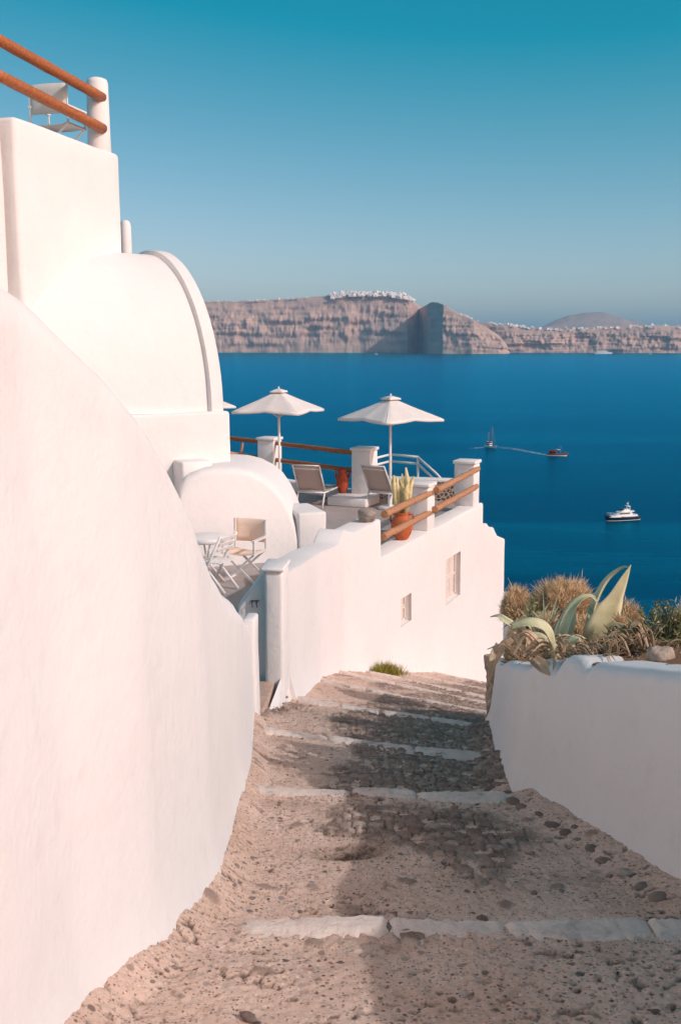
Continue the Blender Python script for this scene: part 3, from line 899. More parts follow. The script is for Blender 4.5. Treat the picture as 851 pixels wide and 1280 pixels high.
# terrace house: the long wall under the sun terrace
th = tag(empty('terrace_house', (1.2, 16.5, -7.5)), 'long white retaining house wall with two small windows under the sun terrace', 'house')
wx = pw([(9.25, -0.56), (10.5, -0.42), (12.3, -0.26), (14.3, 0.05), (15.8, 0.63), (18.3, 1.71), (21.1, 2.93), (23.4, 3.93)])
SILL = -3.44
def wtop(y):
    if y < 15.85: return float(np.interp(y, [9.25, 10.5, 12.3, 13.4, 13.9, 14.3, 14.7, 15.85], [-2.17, -2.36, -2.60, -2.74, -2.80, -2.68, -2.79, -2.80]))
    if y < 21.55: return SILL
    return float(np.interp(y, [21.56, 21.9, 22.05, 22.4, 22.6, 22.75, 23.4], [-3.92, -3.96, -4.06, -4.14, -4.30, -4.40, -4.60]))
WINS = [(16.78, 17.26, -4.88, -4.38), (19.15, 20.05, -5.12, -4.20)]
def long_wall():
    ys = sorted(set([9.55] + list(np.round(np.arange(9.68, 15.8, 0.14), 3)) + [15.84, 15.86] + list(np.round(np.arange(16.0, 21.5, 0.16), 3)) + [21.54, 21.56, 21.75, 21.9, 22.05, 22.2, 22.4, 22.5, 22.6, 22.75, 23.0, 23.2, 23.4] + [w[k] for w in WINS for k in (0, 1)]))
    m = MB()
    zlev = lambda y, zb, zt: None
    cols = []
    wz = sorted(set(z for w in WINS for z in (w[2], w[3])))
    grid = []
    for y in ys:
        zt = wtop(y); zb = float(gz(y)) - 0.6
        x = float(wx(y))
        # direction of the wall in plan -> normal
        d = Vector((float(wx(y + 0.1)) - float(wx(y - 0.1)), 0.2, 0)).normalized()
        n = Vector((d.y, -d.x, 0))
        zs = [zb] + [float(gz(y)) + q for q in (0.0, 0.12, 0.3, 0.55)] + wz + [zt - 0.45, zt - 0.12, zt - 0.05, zt - 0.015, zt]
        if y < 15.5: zs = [zb] + list(np.linspace(float(gz(y)), zt - 0.14, 13)) + [zt - 0.015, zt]
        else: zs = [zb] + [float(gz(y)) + q for q in (0.0, 0.2)] + ([min(w_, zt - 0.5 + 0.08 * i_) for i_, w_ in enumerate(wz)] if zt < -3.6 else wz) + [min(max(wz) + 0.1, zt - 0.16), min(max(wz) + 0.2, zt - 0.12), zt - 0.06, zt - 0.015, zt]
        zs = sorted(zs)
        col = []
        for z in zs:
            above = z - float(gz(y))
            flare = 0.10 * math.exp(-max(0, above) / 0.22) * (1.8 if y < 12 else 0.8)
            inset = 0.03 if z == zs[-1] else 0.0
            inset = 0.008 if z == zs[-2] else inset
            col.append(Vector((x, y, z)) + n * (flare - inset))
        TH = float(np.interp(y, [9.6, 10.2, 11.2], [0.16, 0.20, 0.40]))
        back_ = [Vector((x, y, zt)) - n * (TH - 0.03), Vector((x, y, zt - 0.05)) - n * TH, Vector((x, y, zb)) - n * TH]
        grid.append((y, zs, col, back_, n))
    # faces between neighbouring columns (levels matched when both have the same count)
    for i in range(len(grid) - 1):
        y0, z0, c0, bk0, n0 = grid[i]; y1, z1, c1, bk1, n1 = grid[i + 1]
        if len(c0) != len(c1):
            # resample the second column at the first one's parameter
            k = len(c0)
            c1 = [c1[min(len(c1) - 1, round(q * (len(c1) - 1) / (k - 1)))] for q in range(k)]
        base = c0 + c1; k = len(c0)
        fs = []
        for q in range(k - 1):
            zm = (c0[q].z + c0[q + 1].z) / 2; ym = (y0 + y1) / 2
            if any(w[0] < ym < w[1] and w[2] < zm < w[3] for w in WINS): continue
            fs.append([q, k + q, k + q + 1, q + 1])
        m.add(base, fs, True)
        r0 = [c0[-1]] + bk0; r1 = [c1[-1]] + bk1
        m.add(r0 + r1, [[q, q + 1, 5 + q - 1 + 1 - 0, 4 + q] for q in range(3)], True) if False else m.add(r0 + r1, [[q, 4 + q, 5 + q, q + 1] for q in range(3)], True)
    for g in (grid[0], grid[-1]):
        ring = g[2] + g[3]
        m.add(ring, [list(range(len(ring)))], False)
    o = m.build('wall', M_WALL, th, world=True)
    wobble(o, 0.014, 1.1, 30)
    smooth_by_angle(o, 45)
    return grid
long_wall()
# windows set back in their openings
M_SHUT = wood('weathered_shutter', (0.66, 0.56, 0.50), (0.80, 0.73, 0.69), 0.8)
M_SHUT2 = wood('old_shutter_boards', (0.62, 0.52, 0.47), (0.78, 0.70, 0.65), 0.85)
for wi, (y0, y1, z0, z1) in enumerate(WINS):
    d = Vector((float(wx(y1)) - float(wx(y0)), y1 - y0, 0)).normalized(); n = Vector((d.y, -d.x, 0))
    A_ = Vector((float(wx(y0)), y0, 0)); B_ = Vector((float(wx(y1)), y1, 0))
    m = MB()
    dep = 0.16
    e = 0.02
    def q(p, z, dd): return Vector((p.x, p.y, z)) - n * dd
    out_ = [q(A_ - d * e, z0 - e, 0.006), q(B_ + d * e, z0 - e, 0.006), q(B_ + d * e, z1 + e, 0.006), q(A_ - d * e, z1 + e, 0.006)]
    inn = [q(A_, z0, dep), q(B_, z0, dep), q(B_, z1, dep), q(A_, z1, dep)]
    m.add(out_ + inn, [[k, (k + 1) % 4, 4 + (k + 1) % 4, 4 + k] for k in range(4)])
    win = m.build('window', M_WALL, th, world=True)
    mid = (A_ + B_) / 2; w_ = (B_ - A_).length
    rz = math.atan2(d.y, d.x)
    m = MB()
    m.box((mid.x - n.x * (dep + 0.02), mid.y - n.y * (dep + 0.02), (z0 + z1) / 2), (w_ + 0.04, 0.04, z1 - z0 + 0.04), rz)
    for k in range(3):
        off = d * (w_ * (k - 1) / 3.0)
        m.box((mid.x + off.x - n.x * (dep - 0.012), mid.y + off.y - n.y * (dep - 0.012), (z0 + z1) / 2), (w_ / 3.0 - 0.012, 0.02, z1 - z0 - 0.02), rz)
    fm = MB()
    for s_, c_ in ((-1, A_ + d * 0.02), (1, B_ - d * 0.02)): fm.box((c_.x - n.x * (dep - 0.03), c_.y - n.y * (dep - 0.03), (z0 + z1) / 2), (0.045, 0.05, z1 - z0), rz)
    for zz_ in (z0 + 0.02, z1 - 0.02, (z0 + z1) / 2): fm.box((mid.x - n.x * (dep - 0.031), mid.y - n.y * (dep - 0.031), zz_), (w_, 0.048, 0.04), rz)
    fo_ = fm.build('frame', M_SHUT, None, merge=False); fo_.parent = win; fo_.data.transform(Matrix.Translation(-Vector(th.location)))
    me = m.build('shutter', M_SHUT2, None, merge=False)
    me.parent = win
    me.data.transform(Matrix.Translation(-Vector(th.location)))
# gate piers and threshold at the near end of the long wall
gp = tag(empty('gateway', (-0.8, 9.0, -3.9)), 'white plastered gateway with square pier and worn pinkish threshold', 'gateway')
m = MB()
xa, xb = P(333, 715, 9.3).x, P(357, 715, 9.3).x
m.box(((xa + xb) / 2, 9.42, -3.07), (xb - xa, 0.40, 1.88), R(-6))
o = m.build('pier', M_WALL, gp, world=True); dense(o, 0.2, 0.035); wobble(o, 0.012, 1.6, 33)
m = MB(); m.box(((xa + xb) / 2 - 0.01, 9.41, -2.115), (xb - xa + 0.05, 0.43, 0.045), R(-6), bevel=0.02)
o = m.build('cap', M_WALL, gp, world=True)
m = MB()   # wing running inward from the pier, its top falling away
fa = [P(336, 716, 9.40), P(328, 717, 9.40), P(298, 757, 9.40), P(292, 800, 9.40)]
fa = fa + [Vector((fa[-1].x, 9.40, -4.2)), Vector((fa[0].x, 9.40, -4.2))]
prism_ = [(p.x, p.z) for p in fa]
nn = len(fa)
m.add([(x, 9.36, z) for x, z in prism_] + [(x, 9.62, z) for x, z in prism_], [list(range(nn)), [nn + k for k in range(nn)][::-1]] + [[k, nn + k, nn + (k + 1) % nn, (k + 1) % nn] for k in range(nn)])
o = m.build('wing', M_WALL, gp, world=True); dense(o, 0.2, 0.03); wobble(o, 0.012, 1.6, 34)
m = MB()   # plaster ramp spreading from the foot of the pier
tp_ = [P(328, 905, 8.42), P(344, 914, 8.5), P(386, 880, 10.5), P(380, 858, 10.4), P(352, 842, 9.25)]
nn = len(tp_)
m.add(tp_ + [Vector((p.x, p.y, -4.9)) for p in tp_], [list(range(nn))] + [[k, (k + 1) % nn, nn + (k + 1) % nn, nn + k] for k in range(nn)])
o = m.build('plaster_ramp', M_WALL, gp, world=True); dense(o, 0.12, 0.03); wobble(o, 0.02, 2.2, 36)
m = MB(); m.box((-0.86, 8.85, -3.30), (0.40, 0.85, 0.14), R(-4), bevel=0.02)
o = m.build('threshold', M_THRESH, gp, world=True)
m = MB(); q = P(318, 753, 9.33)
for dx in (-0.022, 0.022):
    m.tube([(q.x + dx, 9.36, q.z), (q.x + dx, 9.30, q.z - 0.005), (q.x + dx + 0.006, 9.30, q.z - 0.04)], 0.006, 6)
m.tube([(q.x - 0.035, 9.345, q.z + 0.012), (q.x + 0.045, 9.345, q.z + 0.012)], 0.006, 6)
m.build('hook', M_METAL, gp, world=True)

# terrace floors
m = MB()
plan = [(-5.5, 9.2), (-0.75, 9.5), (-0.6, 12.3), (-0.3, 14.3), (0.35, 15.9), (1.45, 18.3), (2.65, 21.1), (3.05, 22.3), (2.7, 23.2), (0.7, 23.5), (-1.85, 25.3), (-6.5, 30.3), (-9, 24)]
m.add([(a, b, -3.60) for a, b in plan] + [(a, b, -4.3) for a, b in plan], [list(range(len(plan)))] + [[k, (k + 1) % len(plan), len(plan) + (k + 1) % len(plan), len(plan) + k] for k in range(len(plan))])
tag(m.build('terrace_paving', M_FLOOR), kind='structure')
m = MB()   # mass of masonry under the terrace towards the sea
plan2 = [(p[0] * 0.995, p[1] * 0.995) for p in plan]
prism(m, plan2, -11.0, -4.25)
tag(m.build('retaining_wall', M_WALL2), 'white masonry base carrying the sun terrace above the slope', 'wall')

# ------------------------------------------------------------------ TERRACE railings
def mpost(parent, c, w, d, z0, z1, rz):
    m = MB()
    m.box((c[0], c[1], (z0 + z1 - 0.07) / 2), (w, d, z1 - z0 - 0.07), rz, bevel=0.02)
    o = m.build('post', M_WALL2, parent, world=True)
    m = MB(); m.box((c[0], c[1], z1 - 0.035 + 0.001), (w + 0.06, d + 0.06, 0.07), rz, bevel=0.015)
    c_ = m.build('cap', M_WALL2, None); c_.data.transform(Matrix.Translation(-Vector(parent.location))); c_.parent = o
    return o
wd = Vector((0.40, 0.917, 0)); wrz = math.atan2(wd.y, wd.x) - math.pi / 2
fr = tag(empty('front_railing', (1.71, 18.3, SILL)), 'weathered wooden rails between white square posts above the long wall', 'railing')
pD = Vector((1.71, 18.4, 0)) - Vector((0.917, -0.4, 0)) * 0.22
pC = Vector((2.93, 21.25, 0)) - Vector((0.917, -0.4, 0)) * 0.22
mpost(fr, pD, 0.42, 0.42, SILL + 0.002, -2.56, wrz)
mpost(fr, pC, 0.44, 0.44, SILL + 0.002, -2.47, wrz)
def rail(parent, a, b, r, mat):
    a, b = Vector(a), Vector(b)
    rq = np.random.RandomState(int(abs(a.x * 97 + a.z * 31) * 10) % 9999)
    tt = np.linspace(0, 1, 14)
    return MB().tube([a + (b - a) * t + Vector((rq.uniform(-1, 1), 0, rq.uniform(-1, 1))) * 0.006 for t in tt], [r * (1.04 - 0.10 * t + rq.uniform(-0.04, 0.04)) for t in tt], 14).build('rail', mat, parent, world=True)
for (p0, p1) in (((480, 643, 15.95), (538, 616, 18.45)), ((478, 671, 15.9), (536, 641, 18.35)), ((545, 613, 18.45), (597, 586, 21.3)), ((543, 637, 18.4), (595, 608, 21.2))):
    rail(fr, P(*p0), P(*p1), 0.062, M_RAILOLD)

rr = tag(empty('rear_railing', (0.5, 22.6, -3.6)), 'orange wooden rails between white posts along the sea edge of the terrace', 'railing')
ld = Vector((-0.68, 0.73, 0)).normalized(); lrz = math.atan2(ld.y, ld.x)
pBv = Vector((0.55, 22.75, 0)); pAv = Vector((-1.80, 25.25, 0))
mpost(rr, pBv, 0.46, 0.46, -3.6, -2.34, wrz)
mpost(rr, pAv, 0.46, 0.46, -3.6, -2.34, wrz)
m = MB(); ce = (pBv + pAv) / 2
k0 = pBv; k1 = pAv + ld * 5.5
m.box(((k0.x + k1.x) / 2, (k0.y + k1.y) / 2, -3.49), ((k1 - k0).length, 0.34, 0.24), lrz, bevel=0.03)
m.build('kerb', M_WALL2, rr, world=True)
m = MB(); m.box((0.30, 22.35, -3.50), (0.95, 0.85, 0.20), wrz, bevel=0.03)
m.build('plinth', M_WALL2, rr, world=True)
for (za, zb_) in ((-2.50, -2.48), (-2.92, -2.90)):
    rail(rr, pBv + Vector((0, 0, za)), pAv + Vector((0, 0, zb_)), 0.058, M_RAIL)
    rail(rr, pAv + Vector((0, 0, zb_)), pAv + ld * 5 + Vector((0, 0, zb_)), 0.058, M_RAIL)

# stone parapet with white coping behind the terrace
def pebble_wall_mat():
    t = NT('pebble_wall')
    v = t.n.new('ShaderNodeTexVoronoi'); v.feature = 'DISTANCE_TO_EDGE'; v.inputs['Scale'].default_value = 11
    t.L(t.pos(), v.inputs['Vector'])
    v2 = t.n.new('ShaderNodeTexVoronoi'); v2.inputs['Scale'].default_value = 11
    t.L(t.pos(), v2.inputs['Vector'])
    c = t.mix(t.ramp(v.outputs['Distance'], [(0.05, 0.0), (0.16, 1.0)]), (0.55, 0.47, 0.42), t.ramp(v2.outputs['Color'], [(0.0, (0.05, 0.035, 0.03)), (1.0, (0.24, 0.15, 0.11))]))
    return t.out(c, 0.9, t.bump(v.outputs['Distance'], 0.7, 0.05))
sp = tag(empty('stone_parapet', (2.0, 23.0, -3.6)), 'low dark pebble parapet with white coping behind the sun loungers', 'wall')
pa, pb = Vector((0.75, 23.35, 0)), Vector((3.15, 22.75, 0))
dd = (pb - pa).normalized(); prz = math.atan2(dd.y, dd.x); mid = (pa + pb) / 2
m = MB(); m.box((mid.x, mid.y, -3.38), ((pb - pa).length, 0.26, 0.44), prz); m.build('stonework', pebble_wall_mat(), sp, world=True)
m = MB(); m.box((mid.x, mid.y, -3.125), ((pb - pa).length + 0.05, 0.34, 0.065), prz, bevel=0.02); m.build('coping', M_WALL2, sp, world=True)

wr_ = tag(empty('stair_handrail', (1.6, 24.4, -4.2)), 'white metal handrail turning down a stair beyond the pebble parapet', 'handrail')
for dy in (0, 8.5, ):
    pts = [P(466, 573.5 + dy, 24.2), P(488, 568 + dy, 25.0), P(522, 571.5 + dy, 24.3), P(545, 592 + dy * 1.2, 23.9), P(556, 604 + dy * 1.2, 23.7)]
    MB().tube([pts[0], pts[1]], 0.030, 8).build('rail', M_WPAINT, wr_, world=True)
    MB().tube([pts[1], pts[2]], 0.030, 8).build('rail', M_WPAINT, wr_, world=True)
    MB().tube(pts[2:], 0.030, 8).build('rail', M_WPAINT, wr_, world=True)
for px, py, Y in ((488, 568, 25.0), (522, 571.5, 24.3), (470, 572, 24.3)):
    t_ = P(px, py, Y); MB().tube([t_, Vector((t_.x, t_.y, -4.4))], 0.032, 8).build('post', M_WPAINT, wr_, world=True)

# ------------------------------------------------------------------ THINGS on the terraces
def umbrella(loc, rz, hgt, diag, label, first=None):
    root = tag(empty('parasol', loc, rz), label, 'parasol', 'white square parasols on the sun terrace')
    MB().lathe([(0.26, 0.0), (0.26, 0.05), (0.20, 0.07), (0.05, 0.08), (0.045, 0.32), (0.035, 0.33)], n=20).build('base', M_WPAINT, root)
    MB().tube([(0, 0, 0.05), (0, 0, hgt - 0.06)], 0.027, 12).build('pole', M_WPAINT, root)
    R_ = diag / 2
    drop = 0.205 * diag
    def rim_r(a):
        # square outline with slightly hollow edges
        b = ((a + math.pi / 4) % (math.pi / 2)) - math.pi / 4     # 0 at a corner's mid edge
        sq = (R_ * math.cos(math.pi / 4)) / math.cos(b)
        return sq * (1 - 0.035 * math.cos(2 * b))
    rings = []
    NA = 48
    for k, s in enumerate((0.06, 0.2, 0.4, 0.6, 0.8, 0.93, 1.0, 0.995, 0.9)):
        ring = []
        for i in range(NA):
            a = 2 * math.pi * i / NA
            b = ((a + math.pi / 4) % (math.pi / 2)) - math.pi / 4
            rr_ = rim_r(a) * s
            cor = abs(b) / (math.pi / 4)
            z = hgt - drop * (s ** 0.93) * (0.90 + 0.10 * cor) - 0.010 * math.sin(math.pi * cor) * s
            if k == 7: z -= 0.05
            if k == 8: z = hgt - drop * (0.9 ** 0.93) * (0.90 + 0.10 * cor) - 0.018 * math.sin(math.pi * cor) - 0.012
            ring.append((rr_ * math.cos(a), rr_ * math.sin(a), z))
        rings.append(ring)
    can = MB().loft(rings[:7], closed=True)
    can.loft([rings[6], rings[7]], closed=True)
    o = can.build('canopy', M_CANVAS, root)
    sd = o.modifiers.new('thick', 'SOLIDIFY'); sd.thickness = 0.006
    rings = []
    for s in (0.01, 0.5, 1.0, 1.02):
        rings.append([(rim_r(2 * math.pi * i / NA) * 0.19 * s * math.cos(2 * math.pi * i / NA), rim_r(2 * math.pi * i / NA) * 0.19 * s * math.sin(2 * math.pi * i / NA), hgt + 0.035 - 0.06 * s - (0.03 if s > 1.01 else 0)) for i in range(NA)])
    v = MB().loft(rings, closed=True).build('vent', M_CANVAS, o)
    v.modifiers.new('thick', 'SOLIDIFY').thickness = 0.006
    m = MB(); m.lathe([(0.01, 0.03), (0.02, 0.04), (0.02, 0.06), (0.005, 0.075)], (0, 0, hgt), 12); m.build('finial', M_WPAINT, root)
    for i in range(4):
        a = math.pi / 4 + i * math.pi / 2
        rr_ = R_ * 0.97
        MB().tube([(0.03 * math.cos(a), 0.03 * math.sin(a), hgt - 0.05), (rr_ * math.cos(a), rr_ * math.sin(a), hgt - drop * 0.985)], 0.011, 6).build('rib', M_WPAINT, root)
        MB().tube([(0.03 * math.cos(a), 0.03 * math.sin(a), hgt - drop - 0.15), (rr_ * 0.5 * math.cos(a), rr_ * 0.5 * math.sin(a), hgt - drop * 0.54)], 0.009, 6).build('strut', M_WPAINT, root)
    return root
F = -3.60
u1 = P(350, 640, 22.0); umbrella((u1.x, 22.0, F), R(70), 2.60, 2.20, 'white parasol behind the small vault, beside the taller rear post')
u2 = P(487, 640, 21.7); umbrella((u2.x, 21.7, F), R(38), 2.46, 2.32, 'white parasol by the lounger and the potted cactus, in front of the white handrail')
umbrella((-3.92, 26.6, F), R(45), 2.42, 2.3, 'white parasol mostly hidden by the big vault, only one corner showing')

def lounger(loc, rz, label):
    root = tag(empty('sun_lounger', loc, rz), label, 'sun lounger', 'sun loungers on the terrace')
    # local +x runs to the foot end, back rest leans over the -x end
    W, Lb = 0.62, 1.25
    m = MB()
    for s in (-1, 1):
        m.tube([(0, s * W / 2, 0.34), (Lb, s * W / 2, 0.34)], 0.019, 8)
    m.tube([(0, -W / 2, 0.34), (0, W / 2, 0.34)], 0.017, 8); m.tube([(Lb, -W / 2, 0.34), (Lb, W / 2, 0.34)], 0.017, 8)
    m.build('frame', M_WPAINT, root)
    bt = Vector((-0.33, 0, 0.98)); bb = Vector((0.04, 0, 0.37))
    m = MB()
    for s in (-1, 1):
        m.tube([(bb.x, s * W / 2, bb.z), (bt.x, s * W / 2, bt.z)], 0.018, 8)
    for t in (0.0, 0.86, 1.0):
        p = bb + (bt - bb) * t; m.tube([(p.x, -W / 2, p.z), (p.x, W / 2, p.z)], 0.014, 8)
    m.build('back_frame', M_WPAINT, root)
    m = MB()
    ringA = []
    for t in np.linspace(0.03, 0.97, 7):
        p = bb + (bt - bb) * t; sag = 0.03 * math.sin(math.pi * t)
        ringA.append([(p.x + sag, y, p.z - sag * 0.4) for y in np.linspace(-W / 2 + 0.02, W / 2 - 0.02, 5)])
    m.loft(ringA); o = m.build('back_sling', M_SLING, root); o.modifiers.new('thick', 'SOLIDIFY').thickness = 0.008
    m = MB(); ringA = []
    for t in np.linspace(0.02, 0.98, 8):
        ringA.append([(Lb * t, y, 0.345 - 0.025 * math.sin(math.pi * (y + W / 2) / W)) for y in np.linspace(-W / 2 + 0.02, W / 2 - 0.02, 5)])
    m.loft(ringA); o = m.build('seat_sling', M_SLING, root); o.modifiers.new('thick', 'SOLIDIFY').thickness = 0.008
    for (x, s, dx) in ((0.02, -1, -0.16), (0.02, 1, -0.16), (Lb - 0.2, -1, 0.12), (Lb - 0.2, 1, 0.12)):
        MB().tube([(x, s * W / 2, 0.34), (x + dx, s * W / 2, 0.015)], 0.018, 8).build('leg', M_WPAINT, root)
    return root
q = P(390, 634, 21.9); lounger((q.x - 0.02, 21.9, F), R(72), 'lounger with taupe sling, back turned, near the red urn')
q = P(474, 637, 21.6); lounger((q.x + 0.02, 21.8, F), R(55), 'lounger with taupe sling beside the parasol pole and potted cactus')
lounger((-3.45, 25.35, F), R(8), 'lounger hidden behind the vaulted house that carries the sunbather')

# urns
def urn(loc, sc, mat, label, name='urn', sx=1.0):
    root = tag(empty(name, loc), label, 'urn')
    prof_ = [(0.11, 0.0), (0.135, 0.02), (0.20, 0.14), (0.235, 0.28), (0.225, 0.38), (0.17, 0.47), (0.135, 0.505), (0.135, 0.53), (0.165, 0.555), (0.16, 0.57), (0.125, 0.555), (0.115, 0.50), (0.15, 0.45)]
    MB().lathe([(r * sc * sx, z * sc) for r, z in prof_], n=28).build('body', mat, root)
    for s in (-1, 1):
        pts = [(s * 0.14 * sc * sx, 0, 0.52 * sc), (s * 0.22 * sc * sx, 0, 0.53 * sc), (s * 0.25 * sc * sx, 0, 0.46 * sc), (s * 0.22 * sc * sx, 0, 0.36 * sc)]
        MB().tube(pts, 0.020 * sc, 8).build('handle', mat, root)
    return root
q = P(428, 612, 22.75); urn((q.x, 22.75, -3.40), 0.98, M_TERRA, 'glossy red urn with two handles on the ledge by the rear post', sx=0.66)
q = P(504, 674, 17.4); pot = urn((q.x - 0.03, 17.4, SILL + 0.002), 0.86, M_POT, 'orange terracotta pot holding a pale cactus behind the front rails', 'potted_cactus', sx=0.98)
pot['category'] = 'potted plant'
def cactus_mat():
    t = NT('pale_cactus')
    n = t.noise(9, 5, 0.6)
    return t.out(t.mix(t.ramp(n, [(0.35, 0.0), (0.65, 1.0)]), (0.50, 0.42, 0.18), (0.80, 0.66, 0.38)), 0.6)
m = MB(); rs = np.random.RandomState(4)
for k in range(7):
    a = rs.uniform(0, 6.28); r0 = rs.uniform(0.0, 0.09)
    h = rs.uniform(0.55, 0.85)
    x, y = r0 * math.cos(a), r0 * math.sin(a)
    pts = [(x, y, 0.45), (x * 1.2 + rs.uniform(-.03, .03), y * 1.2, 0.45 + h * 0.4), (x * 1.5 + rs.uniform(-.04, .04), y * 1.5, 0.45 + h * 0.75), (x * 1.9 + rs.uniform(-.06, .06), y * 1.8, 0.45 + h)]
    m.tube(pts, [0.028, 0.042, 0.045, 0.015], 9)
m.build('plant', cactus_mat(), pot)

# stone lying on the low wall
def rock(name, loc, s, seed, label, mat=M_ROCK):
    bm = bmesh.new(); bmesh.ops.create_icosphere(bm, subdivisions=4, radius=1)
    co = np.array([v.co[:] for v in bm.verts])
    n = fbm(co[:, 0] * 1.1 + seed, co[:, 1] * 1.1, co[:, 2] * 1.1, 4, seed)
    n2 = np.round(fbm(co[:, 0] * 2 + seed, co[:, 1] * 2, co[:, 2] * 2, 2, seed + 5) * 4) / 4
    for v, a, b in zip(bm.verts, n, n2):
        v.co *= 1 + 0.45 * a + 0.12 * b
        v.co.x *= s[0]; v.co.y *= s[1]; v.co.z *= s[2]
    me = bpy.data.meshes.new(name); bm.to_mesh(me); bm.free()
    for p in me.polygons: p.use_smooth = True
    o = link_mesh(name, me, mat); o.location = loc
    return tag(o, label, 'rock')
q = P(459, 644, 15.62); rock('rock', (q.x, 15.6, -2.70), (0.155, 0.12, 0.115), 3, 'rough grey stone resting on top of the low terrace wall')

# breakfast terrace: director's chairs, table, folding chair
def director_chair(loc, rz, canvas, label, sc=1.0):
    root = tag(empty('director_chair', loc, rz), label, 'canvas chair')
    W, D, H = 0.52 * sc, 0.42 * sc, 0.45 * sc
    for s in (-1, 1):                               # crossed legs front and rear
        y = s * D / 2
        for t in (-1, 1):
            MB().box((0, y + t * 0.012, H / 2), ((W ** 2 + H ** 2) ** 0.5, 0.02, 0.032), rot=Matrix.Rotation(t * math.atan2(H, W), 3, 'Y')).build('leg', M_WPAINT, root)
    for s in (-1, 1):
        x = s * W / 2
        m = MB()
        MB().box((x, 0, 0.016), (0.03, D + 0.08, 0.03)).build('foot_rail', M_WPAINT, root)
        m.box((x, 0, H), (0.03, D + 0.05, 0.03))
        m.box((x, -D / 2, (H + 0.66 * sc) / 2), (0.028, 0.03, 0.66 * sc - H)); m.box((x, 0, 0.66 * sc), (0.05, D + 0.08, 0.025))
        m.box((x, D / 2 + 0.01, (H + 0.92 * sc) / 2), (0.028, 0.028, 0.92 * sc - H))
        m.build('side_frame', M_WPAINT, root)
    m = MB(); rings_ = []
    for t in np.linspace(-1, 1, 9):
        sag = 0.035 * (1 - t * t)
        rings_.append([(t * W / 2, y, H + 0.016 - sag) for y in (-D / 2, 0, D / 2)])
    m.loft(rings_); o = m.build('seat', canvas, root); o.modifiers.new('thick', 'SOLIDIFY').thickness = 0.006
    m = MB(); rings_ = []
    for t in np.linspace(-1, 1, 9):
        sag = 0.04 * (1 - t * t)
        rings_.append([(t * W / 2 * 1.02, D / 2 + 0.02 + sag, z) for z in np.linspace(0.56 * sc, 0.92 * sc, 5)])
    m.loft(rings_); o = m.build('backrest', canvas, root); o.modifiers.new('thick', 'SOLIDIFY').thickness = 0.006
    return root
q = P(306, 716, 15.0); director_chair((q.x, 15.0, F), R(-20), M_PEACH, 'director chair with peach canvas on the small terrace beside the round table', 1.0)
t_ = tag(empty('round_table', (P(258, 665, 14.75).x, 14.75, F)), 'round white cafe table against the small vault beside the peach chair', 'table')
MB().lathe([(0.01, 0.66), (0.30, 0.66), (0.325, 0.675), (0.325, 0.73), (0.31, 0.738), (0.01, 0.739)], n=36).build('tabletop', M_WPAINT, t_)
for a in (R(20), R(110)):
    c, s = math.cos(a) * 0.27, math.sin(a) * 0.27
    MB().tube([(c, s, 0.70), (-c, -s, 0.012)], 0.015, 8).build('leg', M_WPAINT, t_)
    MB().tube([(-c, -s, 0.70), (c, s, 0.012)], 0.015, 8).build('leg', M_WPAINT, t_)

fc = tag(empty('slatted_chair', (P(272, 718, 14.3).x, 14.35, F), R(62)), 'white slatted folding chair tucked half under the round table', 'folding chair')
for s in (-1, 1):
    MB().tube([(s * 0.2, 0.24, 0.012), (s * 0.2, -0.20, 0.86)], 0.022, 8).build('leg', M_WPAINT, fc)
    MB().tube([(s * 0.175, -0.24, 0.012), (s * 0.175, 0.18, 0.46)], 0.022, 8).build('leg', M_WPAINT, fc)
m = MB()
for k in range(6): m.box((0, -0.14 + k * 0.068, 0.45), (0.40, 0.045, 0.016))
m.build('seat', M_WPAINT, fc)
m = MB()
for k in range(3): m.box((0, -0.135 - k * 0.035, 0.64 + k * 0.085), (0.40, 0.014, 0.05), rot=Matrix.Rotation(R(27), 3, 'X'))
m.build('backrest', M_WPAINT, fc)

# chair on the high roof terrace, its canvas just over the parapet
q = P(66, 190, 16.6)
director_chair((P(75, 190, 18.2).x, 18.2, ZROOF - 0.30), R(165), M_CREAM, 'director chair with cream canvas behind the wooden rails of the roof terrace', 1.36)

